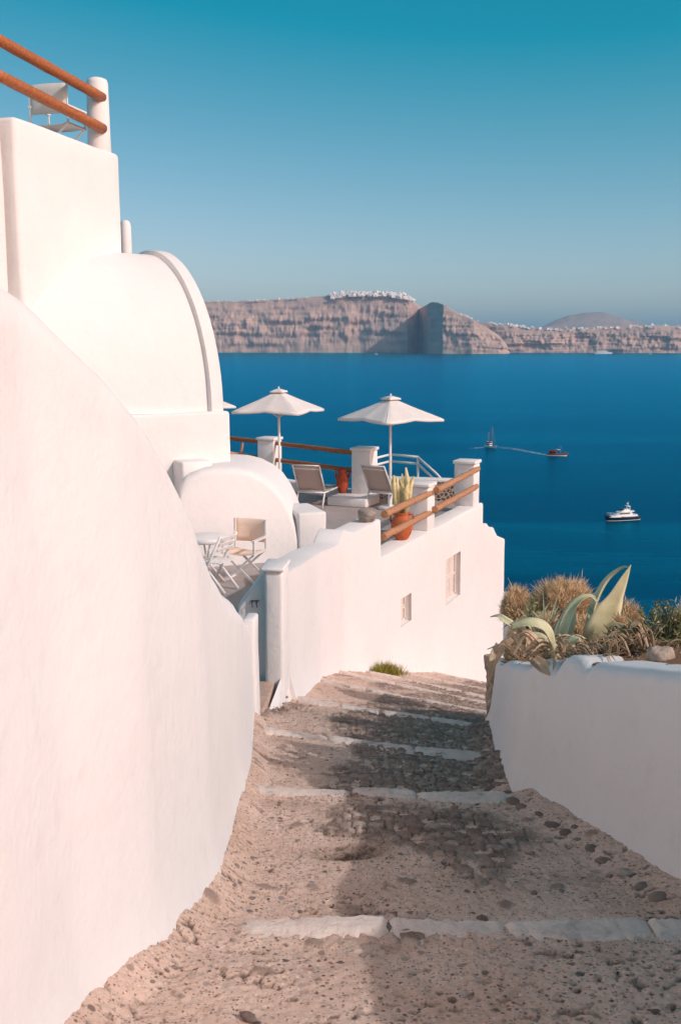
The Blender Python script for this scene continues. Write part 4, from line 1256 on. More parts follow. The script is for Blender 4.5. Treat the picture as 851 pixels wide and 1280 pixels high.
# sunbather, bare foot propped on the rail
def person():
    loc = Vector((-3.2, 25.35, F))
    J = {}
    def j(n, p, r): J[n] = (Vector(p), r)
    j('pelvis', (0.05, 0, 0.47), 0.15); j('belly', (-0.12, 0, 0.58), 0.135); j('chest', (-0.27, 0, 0.80), 0.15); j('neck', (-0.37, 0, 0.98), 0.058); j('headb', (-0.38, 0, 1.08), 0.085); j('headt', (-0.38, 0, 1.22), 0.08)
    for s, n in ((-1, 'r'), (1, 'l')):
        j('hip' + n, (0.10, s * 0.10, 0.46), 0.095)
        j('sh' + n, (-0.28, s * 0.19, 0.88), 0.058); j('el' + n, (-0.16, s * 0.27, 0.62), 0.042); j('wr' + n, (0.08, s * 0.24, 0.56), 0.03); j('hand' + n, (0.17, s * 0.22, 0.54), 0.028)
    j('kneer', (0.42, -0.12, 0.82), 0.062); j('anklr', (0.60, -0.12, 0.44), 0.038); j('toer', (0.76, -0.12, 0.39), 0.026)
    kx = P(281, 566, 25.45) - loc; hx = P(300, 568, 25.75) - loc; tx = P(303, 553, 25.75) - loc
    j('kneel', (kx.x - 0.12, 0.12, 0.80), 0.062); j('calf', (kx.x + 0.05, kx.y + 0.02, kx.z + 0.0), 0.055); j('ankll', (hx.x - 0.03, hx.y, hx.z), 0.040); j('heel', (hx.x + 0.02, hx.y, hx.z - 0.005), 0.042); j('ball', (tx.x - 0.0, tx.y, tx.z - 0.06), 0.036); j('toel', (tx.x + 0.01, tx.y, tx.z + 0.0), 0.024)
    E = [('pelvis', 'belly'), ('belly', 'chest'), ('chest', 'neck'), ('neck', 'headb'), ('headb', 'headt'), ('pelvis', 'hipr'), ('pelvis', 'hipl'), ('hipr', 'kneer'), ('kneer', 'anklr'), ('anklr', 'toer'), ('hipl', 'kneel'), ('kneel', 'calf'), ('calf', 'ankll'), ('ankll', 'heel'), ('heel', 'ball'), ('ball', 'toel')]
    for n in 'rl': E += [('chest', 'sh' + n), ('sh' + n, 'el' + n), ('el' + n, 'wr' + n), ('wr' + n, 'hand' + n)]
    names = list(J); me = bpy.data.meshes.new('person')
    me.from_pydata([J[n][0] for n in names], [(names.index(a), names.index(b)) for a, b in E], [])
    o = link_mesh('person', me, M_SKIN); o.location = loc
    md = o.modifiers.new('skin', 'SKIN')
    for i, n in enumerate(names):
        v = me.skin_vertices[0].data[i]; v.radius = (J[n][1], J[n][1]); v.use_root = (n == 'pelvis')
    md.use_smooth_shade = True
    sb = o.modifiers.new('sub', 'SUBSURF'); sb.levels = 2; sb.render_levels = 2
    m = MB(); c = J['headt'][0] + Vector((-0.02, 0, 0.0))
    m.lathe([(0.02, 0.11), (0.075, 0.085), (0.10, 0.02), (0.095, -0.05), (0.02, -0.07)], c, 16)
    m.build('hair', M_HAIR, o)
    m = MB(); m.lathe([(0.13, -0.09), (0.175, -0.04), (0.175, 0.05), (0.14, 0.08)], J['pelvis'][0], 20); m.build('swimwear', M_SWIM, o)
    return tag(o, 'sunbather lounging behind the white house with one bare foot up on the rail', 'person')
person()

# ------------------------------------------------------------------ PLANTER on the right of the lane
PLW = 0.30
def planter_top(y):
    base = float(np.interp(y, [0.2, 2.0, 3.91, 4.6, 5.2, 5.6, 6.5, 7.5, 9.2], [-0.10, -0.62, -1.36, -1.52, -1.68, -1.84, -2.16, -2.46, -2.98]))
    return base
def planter_wall():
    ys = list(np.arange(0.2, 9.15, 0.05)) + [9.15]
    rings = []
    for y in ys:
        x = float(right_x(y)); zb = float(gz(y)) - 0.3; zt = planter_top(y)
        # bites out of the crest where roots pushed it over
        zt -= 0.085 * math.exp(-((y - 5.28) / 0.07) ** 2) + 0.05 * math.exp(-((y - 4.92) / 0.05) ** 2)
        zt += 0.012 * math.sin(y * 5.1) 
        d = Vector((float(right_x(y + 0.1)) - float(right_x(y - 0.1)), 0.2, 0)).normalized(); n = Vector((-d.y, d.x, 0))
        ring = []
        for k in range(18):
            t = k / 17
            z = zb + (zt - 0.07 - zb) * t
            above = max(0, z - float(gz(y)))
            off = 0.05 * math.exp(-above / 0.09) - 0.04 * t * t
            ring.append(Vector((x, y, z)) + n * off)
        r = 0.07
        for k in range(1, 9):
            a = math.pi / 2 * k / 8
            ring.append(Vector((x, y, zt - r + r * math.sin(a))) + n * (-0.04 - r * (1 - math.cos(a))))
        ring.append(Vector((x, y, zt - 0.005)) - n * PLW); ring.append(Vector((x, y, zb)) - n * PLW)
        rings.append(ring)
    o = MB().loft(rings, closed=True, caps=True).build('planter_wall', M_WALL)
    wobble(o, 0.016, 1.7, 50); smooth_by_angle(o, 60)
    return tag(o, 'low white planter wall with a chipped crest holding the agave bed', 'wall')
planter_wall()

def soil_z(x, y):
    x = np.asarray(x, float); y = np.asarray(y, float)
    top = np.interp(y, [0.2, 2.0, 3.91, 4.6, 5.2, 5.6, 6.5, 7.5, 9.2, 12], [-0.10, -0.62, -1.36, -1.52, -1.68, -1.84, -2.16, -2.46, -2.98, -3.85]) - 0.02
    dx = x - right_x(y) - 0.2
    z = top + 0.16 * np.clip(dx, 0, 0.8) - 0.30 * np.clip(dx - 1.4, 0, 40)
    return z + 0.03 * fbm(x * 2.5, y * 2.5, seed=71) + 0.012 * fbm(x * 14, y * 14, seed=73, oct=3)
def soil():
    ys = np.concatenate([np.linspace(0.3, 3.4, 30), np.linspace(3.42, 7, 150), np.linspace(7.05, 9.5, 50)])
    u = np.concatenate([np.linspace(0, 0.3, 70), np.linspace(0.31, 1, 50)])
    X = (right_x(np.minimum(ys, 9.2)) + 0.12)[:, None] + 7.0 * u[None, :]
    Y = np.repeat(ys[:, None], len(u), 1)
    Z = soil_z(X, Y)
    n = len(u)
    m = MB(); m.v = [tuple(p) for p in np.stack([X, Y, Z], -1).reshape(-1, 3)]
    m.f = [[j * n + i, j * n + i + 1, (j + 1) * n + i + 1, (j + 1) * n + i] for j in range(len(ys) - 1) for i in range(n - 1)]
    m.sm = [True] * len(m.f)
    tag(m.build('soil', M_SOIL, merge=False), kind='structure')
soil()
def ground_at(x, y): return float(soil_z(np.array([x]), np.array([y]))[0])

# agaves
def agave_mat(name, a, b_, edge):
    t = NT(name)
    n = t.noise(7, 4, 0.6); n2 = t.noise(50, 4, 0.6)
    e = t.attr('edge')
    c = t.mix(t.ramp(n, [(0.35, 0.0), (0.68, 1.0)]), a, b_)
    c = t.mix(t.ramp(e, [(0.62, 0.0), (0.95, 0.85)]), c, edge)
    c = t.mix(t.ramp(n2, [(0.62, 0.0), (0.78, 0.5)]), c, (0.16, 0.11, 0.06))
    return t.out(c, 0.5, t.bump(n2, 0.2, 0.004), 0.35)
M_AG = agave_mat('agave_leaf', (0.46, 0.46, 0.26), (0.70, 0.66, 0.44), (0.80, 0.72, 0.50))
M_AGD = agave_mat('agave_dark_leaf', (0.10, 0.12, 0.065), (0.20, 0.19, 0.11), (0.46, 0.36, 0.20))
M_AGDRY = agave_mat('agave_dry_leaf', (0.52, 0.32, 0.19), (0.70, 0.49, 0.33), (0.74, 0.57, 0.40))
M_LITTER = agave_mat('leaf_litter', (0.20, 0.125, 0.08), (0.46, 0.31, 0.19), (0.58, 0.43, 0.28))

def spline(pts, n):
    pts = [Vector(p) for p in pts]
    ext = [pts[0] * 2 - pts[1]] + pts + [pts[-1] * 2 - pts[-2]]
    out = []
    segs = len(pts) - 1
    for i in range(n + 1):
        t = i / n * segs; k = min(int(t), segs - 1); f = t - k
        p0, p1, p2, p3 = ext[k:k + 4]
        out.append(0.5 * ((2 * p1) + (p2 - p0) * f + (2 * p0 - 5 * p1 + 4 * p2 - p3) * f * f + (3 * p1 - p0 - 3 * p2 + p3) * f ** 3))
    return out

class Leaves:
    def __init__(self): self.m = MB(); self.e = []
    def leaf(self, pts, w, fold=0.45, face=None, n=18, shape=None, thick=0.010):
        """fleshy ribbon along pts; face = direction the upper side looks"""
        c = spline(pts, n); rings = []
        for i, p in enumerate(c):
            t = i / n
            d = (c[min(i + 1, n)] - c[max(i - 1, 0)]).normalized()
            up = Vector(face) if face is not None else Vector((0, 0, 1))
            side = d.cross(up)
            if side.length < 1e-3: side = d.cross(Vector((1, 0, 0)))
            side.normalize(); nrm = side.cross(d).normalized()
            prof_ = shape(t) if shape else (0.62 + 0.38 * math.sin(math.pi * min(1, t * 1.35))) * (1 - t ** 2.6) ** 0.9
            ww = w * max(0.015, prof_) / 2
            ring = []
            ks = (-1, -0.55, 0, 0.55, 1)
            th_ = thick * (1 - 0.8 * t) + 0.0015
            for k in ks: ring.append(p + side * (k * ww) + nrm * (abs(k) ** 1.5 * ww * fold))
            for k in ks[::-1]: ring.append(p + side * (k * ww * 0.985) + nrm * (abs(k) ** 1.5 * ww * fold - th_ * (1.6 - abs(k) * 1.45)))
            rings.append(ring)
        self.m.loft(rings, closed=True, caps=True)
        for r in rings: self.e += [1, .5, 0, .5, 1, 1, .5, 0, .5, 1]
        self.e += [0] * 20
    def build(self, name, mat, parent=None, world=True):
        o = self.m.build(name, mat, parent, world=world, merge=False)
        at = o.data.attributes.new('edge', 'FLOAT', 'POINT'); at.data.foreach_set('value', np.array(self.e, np.float32))
        return o

ag = tag(empty('agave', (P(715, 815, 5.75).x, 5.75, -1.75)), 'large pale agave with one broad upright leaf and drooping leaves over the planter wall', 'agave')
lv = Leaves()
def LP(*pts): return [P(a, b, y) for a, b, y in pts]
cam_face = Vector((-0.25, -0.9, 0.35))
# the broad upright leaf and its folded far edge
lv.leaf(LP((741, 802, 5.85), (753, 776, 5.83), (766, 750, 5.82), (778, 726, 5.80), (788, 706, 5.80)), 0.235, 0.12, (0.35, -0.9, 0.15), shape=lambda t: (0.85 + 0.25 * math.sin(math.pi * min(1, t * 1.8))) * (1 - t ** 1.25))
lv.leaf(LP((733, 800, 5.95), (742, 758, 5.97), (757, 727, 5.95), (774, 711, 5.88), (787, 708, 5.82)), 0.062, 0.5, (-0.6, -0.2, 0.75))
# long drooping leaf to the lane
lv.leaf(LP((693, 822, 5.55), (688, 800, 5.50), (678, 784, 5.48), (660, 779, 5.48), (640, 783, 5.50)), 0.086, 0.35, (0, -0.45, 0.9), shape=lambda t: 0.75 + 0.35 * math.sin(math.pi * t) - 0.2 * t)
lv.leaf(LP((643, 783, 5.52), (632, 777, 5.54), (623, 770, 5.58), (612, 770.5, 5.62)), 0.052, 0.5, (0, -0.5, 0.85))
# arching leaves in the middle
lv.leaf(LP((697, 818, 5.70), (703, 790, 5.72), (714, 762, 5.76), (727, 748, 5.78), (740, 746, 5.78), (747, 756, 5.74)), 0.078, 0.45, (-0.3, -0.4, 0.85))
lv.leaf(LP((695, 815, 5.85), (699, 790, 5.90), (708, 768, 5.95), (716, 752, 6.0)), 0.075, 0.5, (-0.4, -0.6, 0.6))
lv.leaf(LP((702, 815, 5.95), (712, 785, 6.0), (716, 765, 6.05), (712, 745, 6.1)), 0.07, 0.5, (-0.4, -0.6, 0.6))
lv.leaf(LP((690, 818, 5.80), (676, 800, 5.85), (662, 795, 5.88), (650, 803, 5.85)), 0.08, 0.4, (0, -0.5, 0.85))
lv.leaf(LP((705, 822, 5.62), (712, 806, 5.60), (722, 797, 5.60), (734, 799, 5.62)), 0.085, 0.4, (0, -0.4, 0.9))
lv.leaf(LP((728, 806, 5.85), (736, 784, 5.9), (737, 768, 5.95), (731, 757, 6.0)), 0.06, 0.4, (-0.4, -0.7, 0.5))
lv.build('leaves', M_AG, ag)
lv = Leaves()
rs = np.random.RandomState(12)
for k in range(46):
    px = rs.uniform(640, 740); py = rs.uniform(805, 826) - 0.0
    y0 = rs.uniform(5.45, 5.95)
    a = P(px, py, y0)
    L_ = rs.uniform(0.08, 0.22); th_ = rs.uniform(0, 6.28)
    b = a + Vector((math.cos(th_) * L_, math.sin(th_) * L_ * 0.6, rs.uniform(-0.03, 0.09)))
    mid_ = (a + b) / 2 + Vector((0, 0, rs.uniform(0.0, 0.08)))
    lv.leaf([a, mid_, b], rs.uniform(0.012, 0.034), 0.5, (0, -0.4, 0.9), n=8)
# dead leaves hanging over the crest
for (pts, w) in ((((668, 822, 5.48), (680, 832, 5.40), (691, 843, 5.34), (689, 848, 5.33)), 0.06), (((664, 826, 5.50), (676, 838, 5.38), (688, 845, 5.34)), 0.04), (((700, 818, 5.45), (694, 830, 5.36), (690, 842, 5.33)), 0.05),
                 (((622, 805, 6.3), (616, 820, 6.1), (612, 842, 6.0), (610, 858, 6.0)), 0.05), (((630, 806, 6.0), (622, 822, 5.95), (616, 838, 5.92)), 0.035), (((640, 800, 5.8), (628, 806, 5.82), (618, 816, 5.9)), 0.05),
                 (((735, 818, 5.25), (726, 828, 5.15), (720, 836, 5.10)), 0.045), (((748, 808, 5.3), (735, 818, 5.2), (726, 832, 5.10)), 0.04)):
    lv.leaf(LP(*pts), w, 0.4, (0, -0.8, 0.5), n=10)
lv.build('dead_leaves', M_AGDRY, ag)

# spiky pale yucca behind
yc = tag(empty('yucca', P(672, 790, 6.7)), 'thin spiky pale green shoots standing behind the drooping agave leaf', 'yucca')
lv = Leaves()
for k in range(26):
    a = P(rs.uniform(655, 690), 800, rs.uniform(6.3, 6.9))
    ang = rs.uniform(-0.9, 0.9); L_ = rs.uniform(0.18, 0.36)
    b = a + Vector((math.sin(ang) * L_ * 0.55, rs.uniform(-0.08, 0.08), math.cos(ang) * L_))
    m_ = (a + b) / 2 + Vector((-math.sin(ang) * 0.03, 0, 0.02))
    lv.leaf([a, m_, b], rs.uniform(0.015, 0.035), 0.5, (-0.3, -0.8, 0.4), n=8, thick=0.004)
lv.build('leaves', M_AG, yc)

# dark low agave further along the bed
a2 = tag(empty('agave', P(790, 800, 5.6)), 'low dark agave with curling brown-edged leaves beside the green bush', 'agave')
lv = Leaves()
for pts, w in ((((792, 806, 5.5), (789, 790, 5.5), (786, 778, 5.5), (780, 769, 5.5)), 0.05), (((794, 806, 5.5), (797, 786, 5.5), (793, 776, 5.5)), 0.04), (((796, 806, 5.5), (800, 790, 5.5), (796, 781, 5.45), (788, 784, 5.4), (784, 800, 5.38)), 0.055),
               (((790, 808, 5.5), (780, 790, 5.5), (770, 782, 5.5), (762, 784, 5.46), (758, 800, 5.42)), 0.05), (((787, 808, 5.5), (775, 796, 5.45), (764, 794, 5.4), (752, 804, 5.36)), 0.055), (((806, 803, 5.6), (812, 790, 5.6), (822, 783, 5.58), (833, 783, 5.55)), 0.055),
               (((806, 806, 5.55), (808, 790, 5.55), (803, 779, 5.55)), 0.05), (((786, 808, 5.45), (770, 803, 5.4), (756, 806, 5.34), (746, 815, 5.28)), 0.06)):
    lv.leaf(LP(*pts), w, 0.5, (-0.2, -0.6, 0.7), n=14)
lv.build('leaves', M_AGD, a2)

# litter of dead leaves on the bed
lv = Leaves()
for k in range(700):
    px = rs.uniform(632, 812); yb = rs.uniform(5.1, 6.9)
    x = P(px, 800, yb).x
    if x < float(right_x(yb)) + 0.16: x = float(right_x(yb)) + 0.16 + rs.rand() * 0.4
    z = ground_at(x, yb)
    L_ = rs.uniform(0.05, 0.17); th_ = rs.uniform(0, 6.28)
    a = Vector((x, yb, z + 0.01)); b = a + Vector((math.cos(th_) * L_, math.sin(th_) * L_, rs.uniform(0.0, 0.14)))
    b.z = max(b.z, ground_at(b.x, b.y) + 0.005)
    lv.leaf([a, (a + b) / 2 + Vector((0, 0, rs.uniform(0, 0.06))), b], rs.uniform(0.006, 0.02), 0.5, None, n=5, thick=0.003)
tag(lv.build('dead_leaves', M_LITTER), 'dry brown leaf litter strewn over the planter bed', 'leaf litter', kind='stuff')
M_GRIT = cobble_mat()
m = MB()
for k in range(500):
    yb = rs.uniform(3.6, 6.2); x = float(right_x(yb)) + rs.uniform(0.13, 1.1)
    stone_shape(m, (x, yb, ground_at(x, yb)), rs.uniform(0.005, 0.017), rs, 0.7)
tag(m.build('gravel', M_GRIT, merge=False), 'fine stone grit lying on the red planter soil', 'gravel', kind='stuff')
q = P(824, 819, 4.85); rock('rock', (q.x, 4.85, ground_at(q.x, 4.85) + 0.02), (0.068, 0.06, 0.05), 11, 'pale rounded rock on the red soil of the planter bed', simple('pale_rock', (0.42, 0.33, 0.27), 0.9, 0.3, 14, 0.2, 0.7))

# dry bushes: thousands of fine stems spread through a mound
def blade_mat(name, stops, trans=True):
    t = NT(name)
    g = t.n.new('ShaderNodeNewGeometry')
    c = t.ramp(g.outputs['Random Per Island'], stops)
    return t.out(c, 0.85, None, 0.1)
M_DRY = blade_mat('dry_stems', [(0.0, (0.48, 0.32, 0.17)), (0.4, (0.68, 0.49, 0.29)), (0.8, (0.82, 0.64, 0.42)), (1.0, (0.86, 0.71, 0.51))])
M_TWIG = blade_mat('dark_twigs', [(0.0, (0.035, 0.025, 0.02)), (1.0, (0.12, 0.08, 0.055))])
M_GREEN = blade_mat('green_leaves', [(0.0, (0.15, 0.17, 0.07)), (0.5, (0.27, 0.29, 0.13)), (1.0, (0.48, 0.47, 0.28))])
M_GRASS = blade_mat('yellow_grass', [(0.0, (0.14, 0.15, 0.02)), (0.5, (0.27, 0.25, 0.04)), (1.0, (0.45, 0.36, 0.12))])
def blade(m, a, b, w, rs_):
    a, b = Vector(a), Vector(b)
    d = (b - a).normalized(); s = d.cross(Vector((rs_.uniform(-1, 1), rs_.uniform(-1, 1), rs_.uniform(-1, 1))))
    if s.length < 1e-4: s = Vector((1, 0, 0))
    s.normalize(); c = (a + b) / 2 + Vector((rs_.uniform(-.1, .1), rs_.uniform(-.1, .1), 0)) * (b - a).length * 0.3
    n = len(m.v)
    m.v += [tuple(a - s * w), tuple(a + s * w), tuple(c + s * w * 0.7), tuple(c - s * w * 0.7), tuple(b)]
    m.f += [[n, n + 1, n + 2, n + 3], [n + 3, n + 2, n + 4]]; m.sm += [False, False]
def dry_bush(px0, px1, ptop, pbot, Y, n, label, seed, spike=0.28):
    rs_ = np.random.RandomState(seed)
    a, b = P(px0, pbot, Y), P(px1, pbot, Y); t = P((px0 + px1) / 2, ptop, Y)
    cx = (a.x + b.x) / 2; rx = (b.x - a.x) / 2; h = t.z - a.z
    root = tag(empty('dry_bush', (cx, Y, a.z)), label, 'bush', 'dry bushes on the slope')
    m = MB()
    for k in range(n):
        ph = rs_.uniform(0, 2 * math.pi); ct = rs_.uniform(0.0, 1) ** 0.8; st = math.sqrt(1 - ct * ct)
        lump = 0.93 + 0.10 * math.sin(3 * ph + seed) * st + 0.07 * math.sin(5 * ph + 6 * ct + seed) + 0.06 * math.sin(11 * ph + 9 * ct + 2 * seed) + (0.16 * rs_.rand() if rs_.rand() < 0.04 else 0)
        dirv = Vector((st * math.cos(ph) * rx, st * math.sin(ph) * rx * 0.9, ct * h)) * lump
        r0 = rs_.uniform(0.55, 0.93); r1 = min(1.04, r0 + rs_.uniform(0.06, spike * 0.6))
        jit = Vector((rs_.uniform(-1, 1), rs_.uniform(-1, 1), rs_.uniform(-0.6, 1))) * 0.035
        blade(m, dirv * r0, dirv * r1 + jit, 0.0024, rs_)
    m.build('stems', M_DRY, root, merge=False)
    m = MB()
    for k in range(n // 12):
        ph = rs_.uniform(0, 2 * math.pi); ct = rs_.uniform(-0.15, 0.75); st = math.sqrt(1 - ct * ct)
        dirv = Vector((st * math.cos(ph) * rx, st * math.sin(ph) * rx * 0.9, ct * h))
        r0 = rs_.uniform(0.0, 0.35); r1 = rs_.uniform(0.5, 0.85)
        jit = Vector((rs_.uniform(-1, 1), rs_.uniform(-1, 1), rs_.uniform(-1, 1))) * 0.08
        blade(m, dirv * r0, dirv * r1 + jit, 0.006, rs_)
    # woody heart
    for k in range(16):
        ph = rs_.uniform(0, 6.28); e = Vector((math.cos(ph) * rx * 0.5, math.sin(ph) * rx * 0.5, h * rs_.uniform(0.3, 0.6)))
        m.tube([Vector((0, 0, -0.9)), e * 0.4, e], 0.02, 5, r_end=0.006)
    m.build('twigs', M_TWIG, root, merge=False)
dry_bush(652, 752, 721, 774, 9.6, 17000, 'largest rounded dry bush on the slope behind the agave', 1)
dry_bush(620, 668, 730, 774, 10.8, 7000, 'small rusty dry bush between the house corner and the largest bush', 2)
dry_bush(752, 806, 750, 792, 7.6, 4200, 'pale feathery dry bush past the broad agave leaf', 3, 0.42)
dry_bush(826, 905, 748, 805, 7.2, 4200, 'straw coloured dry bush behind the green shrub', 4, 0.42)
dry_bush(640, 712, 765, 806, 7.6, 4200, 'tangled low dry scrub directly behind the drooping agave leaf', 6, 0.5)
dry_bush(695, 752, 768, 806, 6.9, 3200, 'tangled straw scrub at the foot of the broad agave leaf', 7, 0.5)
dry_bush(626, 664, 776, 832, 8.3, 3600, 'dark matted dead scrub at the bend end of the planter', 14, 0.6)
dry_bush(758, 790, 768, 806, 5.7, 1500, 'thin straw tuft beside the dark low agave', 12, 0.6)
dry_bush(664, 700, 772, 812, 6.1, 1800, 'thin straw tuft between the arching agave leaves', 13, 0.6)

def green_shrub(px0, px1, ptop, pbot, Y, n, label, seed):
    rs_ = np.random.RandomState(seed)
    a, b = P(px0, pbot, Y), P(px1, pbot, Y); t = P((px0 + px1) / 2, ptop, Y)
    cx = (a.x + b.x) / 2; rx = (b.x - a.x) / 2; h = t.z - a.z
    root = tag(empty('shrub', (cx, Y, a.z)), label, 'shrub')
    ms, ml = MB(), MB()
    for k in range(n):
        ph = rs_.uniform(0, 6.28); rr_ = rs_.uniform(0, 1) ** 0.6
        base_ = Vector((math.cos(ph) * rx * rr_ * 0.5, math.sin(ph) * rx * rr_ * 0.5, -0.05))
        tip = Vector((math.cos(ph) * rx * rr_, math.sin(ph) * rx * rr_, h * rs_.uniform(0.5, 1.05) * (1 - 0.35 * rr_ ** 2)))
        ms.tube([base_, (base_ + tip) / 2 + Vector((rs_.uniform(-.03, .03), 0, 0.02)), tip], 0.003, 4, r_end=0.0012)
        for q_ in range(16):
            t_q = rs_.uniform(0.2, 1.0); p = base_ + (tip - base_) * t_q
            d = Vector((rs_.uniform(-1, 1), rs_.uniform(-1, 1), rs_.uniform(-0.1, 1))).normalized() * rs_.uniform(0.025, 0.05)
            blade(ml, p, p + d, 0.0045, rs_)
    ms.build('stems', M_TWIG, root, merge=False); ml.build('leaves', M_GREEN, root, merge=False)
green_shrub(796, 862, 748, 806, 5.9, 70, 'airy grey-green shrub at the back of the planter soil', 8)
green_shrub(655, 676, 745, 800, 6.6, 26, 'wispy green sprig among the dry scrub by the house corner', 9)

# tuft of yellow grass at the foot of the long wall
rs_ = np.random.RandomState(3)
gq = P(492, 846, 15.6)
m = MB()
for k in range(900):
    t = rs_.rand(); yb = 15.15 + 0.95 * t; x = float(wx(yb)) + 0.10 + abs(rs_.normal(0, 0.12))
    z = float(lane_z(np.array([x]), np.array([yb]))[0])
    hgt = rs_.uniform(0.08, 0.26) * (0.6 + 0.4 * math.sin(math.pi * t))
    blade(m, (x, yb, z), (x + rs_.uniform(-.10, .12), yb + rs_.uniform(-.1, .1), z + hgt), 0.005, rs_)
tag(m.build('grass_tuft', M_GRASS, merge=False), 'tuft of yellow-green grass growing at the foot of the long wall', 'grass')

# white stub wall past the house corner
m = MB(); q0_ = P(634, 742, 24.6)
m.box((q0_.x, 24.6, q0_.z - 1.5), (0.40, 0.5, 3.0), R(-20))
o = m.build('wall_stub', M_WALL2); dense(o, 0.3, 0.05); wobble(o, 0.02, 1.2, 61)
tag(o, 'short white wall end just past the corner of the long house', 'wall')

# weathered stone end of the planter
M_LICH = simple('lichen_stone', (0.52, 0.38, 0.28), 0.95, 0.5, 14, 0.1, 1.0)
m = MB(); ex = float(right_x(9.2))
m.box((ex + 0.05, 9.27, -3.42), (0.13, 0.24, 0.84), R(8))
o = m.build('stone_pier', M_LICH); dense(o, 0.035, 0.03); wobble(o, 0.035, 5.0, 77); wobble(o, 0.03, 16.0, 78)
tag(o, 'rough brown unplastered stone end of the planter wall at the bend', 'wall end')

# ------------------------------------------------------------------ BOATS
M_HULLW = simple('white_hull', (0.78, 0.76, 0.75), 0.35, 0.04, 0.5)
M_HULLN = simple('navy_hull', (0.012, 0.016, 0.035), 0.3, 0.1, 0.5)
M_GLASS = simple('dark_glass', (0.02, 0.025, 0.03), 0.15, 0.1, 0.5, 0.5)
M_DECK = simple('deck_tan', (0.45, 0.30, 0.20), 0.7, 0.1, 0.6)
M_REDB = simple('dark_red_wood', (0.20, 0.045, 0.03), 0.6, 0.2, 1.0)
M_MAST = simple('brown_mast', (0.30, 0.17, 0.11), 0.6, 0.1, 1.0)

def hull(m, L_, B, fb, draft, sheer=0.5, z_lo=None, z_hi=None, bow=1.0, n=26, grow=0.0):
    """boat hull along +x (bow), between heights z_lo..z_hi above the water"""
    z_lo = -draft if z_lo is None else z_lo
    rings = []
    for i in range(n + 1):
        t = i / n
        x = -L_ / 2 + L_ * t
        fine = (1 - max(0, (t - 0.45) / 0.55) ** 2.2)
        stern = 0.86 + 0.14 * min(1, t / 0.25)
        hw = B / 2 * fine * stern + 0.02 + grow
        top = (fb + sheer * max(0, (t - 0.35) / 0.65) ** 1.8) if z_hi is None else z_hi + sheer * 0.0
        rake = bow * max(0, (t - 0.6) / 0.4) ** 2
        ring = []
        for s in (-1, 1):
            zs = np.linspace(top, z_lo, 6) if s < 0 else np.linspace(z_lo, top, 6)
            for z in zs:
                f_ = (z + draft) / (fb + draft)
                w_ = hw * (0.62 + 0.38 * max(0, min(1, f_)) ** 0.6)
                ring.append((x + rake * (f_ - 0.4), s * w_, z))
        rings.append(ring)
    m.loft(rings, closed=True, caps=True)
    return m

def yacht():
    q = P(777, 648, 506)
    root = tag(empty('motor_yacht', (q.x, q.y, SEA), R(197)), 'white motor yacht with a navy hull and flybridge on the open water', 'yacht')
    root.scale = (1.0, 1.0, 1.32)
    L_ = 18.5
    hull(MB(), L_, 4.9, 1.75, 0.8, 0.7, bow=1.6).build('hull', M_HULLN, root)
    m = MB(); hull(m, L_ * 0.995, 4.96, 0.34, 0.3, 0.0, z_lo=0.12, z_hi=0.32, bow=0.3, grow=0.02); m.build('boot_stripe', M_HULLW, root)
    def deckhouse(x0, x1, w0, w1, z0, z1, rake_f, rake_b, mat, name, par=root):
        m_ = MB(); rings = []
        for t in np.linspace(0, 1, 7):
            z = z0 + (z1 - z0) * t
            a, b = x0 + rake_b * t, x1 - rake_f * t
            w_ = w0 + (w1 - w0) * t
            ring = []
            for k in range(24):
                an = 2 * math.pi * k / 24; c, s = math.cos(an), math.sin(an)
                cc = math.copysign(abs(c) ** 0.55, c); ss = math.copysign(abs(s) ** 0.55, s)
                ring.append(((a + b) / 2 + (b - a) / 2 * cc, w_ / 2 * ss, z))
            rings.append(ring)
        m_.loft(rings, closed=True, caps=True)
        return m_.build(name, mat, par)
    deckhouse(-8.6, 8.4, 4.7, 4.4, 1.62, 2.25, 1.4, 0.1, M_HULLW, 'bulwark')
    deckhouse(-5.6, 5.6, 4.0, 3.5, 2.2, 3.5, 2.6, 0.5, M_HULLW, 'cabin')
    deckhouse(-4.6, 4.3, 4.02, 3.75, 2.72, 3.18, 1.0, 0.1, M_GLASS, 'window')
    deckhouse(-6.6, 3.6, 4.3, 4.0, 3.48, 3.75, 0.9, 0.0, M_HULLW, 'flybridge_deck')
    deckhouse(-4.4, 2.0, 3.3, 2.8, 3.72, 4.5, 1.5, 0.4, M_HULLW, 'flybridge')
    deckhouse(-0.4, 1.75, 3.2, 2.9, 4.3, 4.75, 0.8, 0.2, M_GLASS, 'windscreen')
    m = MB()
    for s in (-1, 1):
        m.tube([(-3.8, s * 1.5, 3.7), (-3.2, s * 1.45, 5.4), (-2.4, s * 1.2, 5.7)], 0.18, 8)
    m.box((-2.9, 0, 5.65), (1.7, 3.0, 0.2)); m.tube([(-2.9, 0, 5.7), (-3.1, 0, 7.2)], 0.28, 8, r_end=0.10)
    m.lathe([(0.0, 6.4), (0.45, 6.45), (0.45, 6.7), (0.1, 6.9)], (-2.6, 0, 0), 14)
    m.build('radar_arch', M_HULLW, root)
    m = MB()
    for s in (-1, 1):
        m.tube([(2.5, s * 2.0, 2.9), (6.5, s * 1.3, 3.1), (9.3, s * 0.15, 3.3)], 0.04, 6)
        for x, y in ((4, 1.75), (6.2, 1.35), (8, 0.75)): m.tube([(x, s * y, 2.1), (x, s * y, 3.1)], 0.03, 5)
    m.build('rail', M_HULLW, root)
    m = MB(); m.box((-8.9, 0, 0.45), (1.6, 4.0, 0.16)); m.build('swim_platform', M_DECK, root)
    return root
yacht()

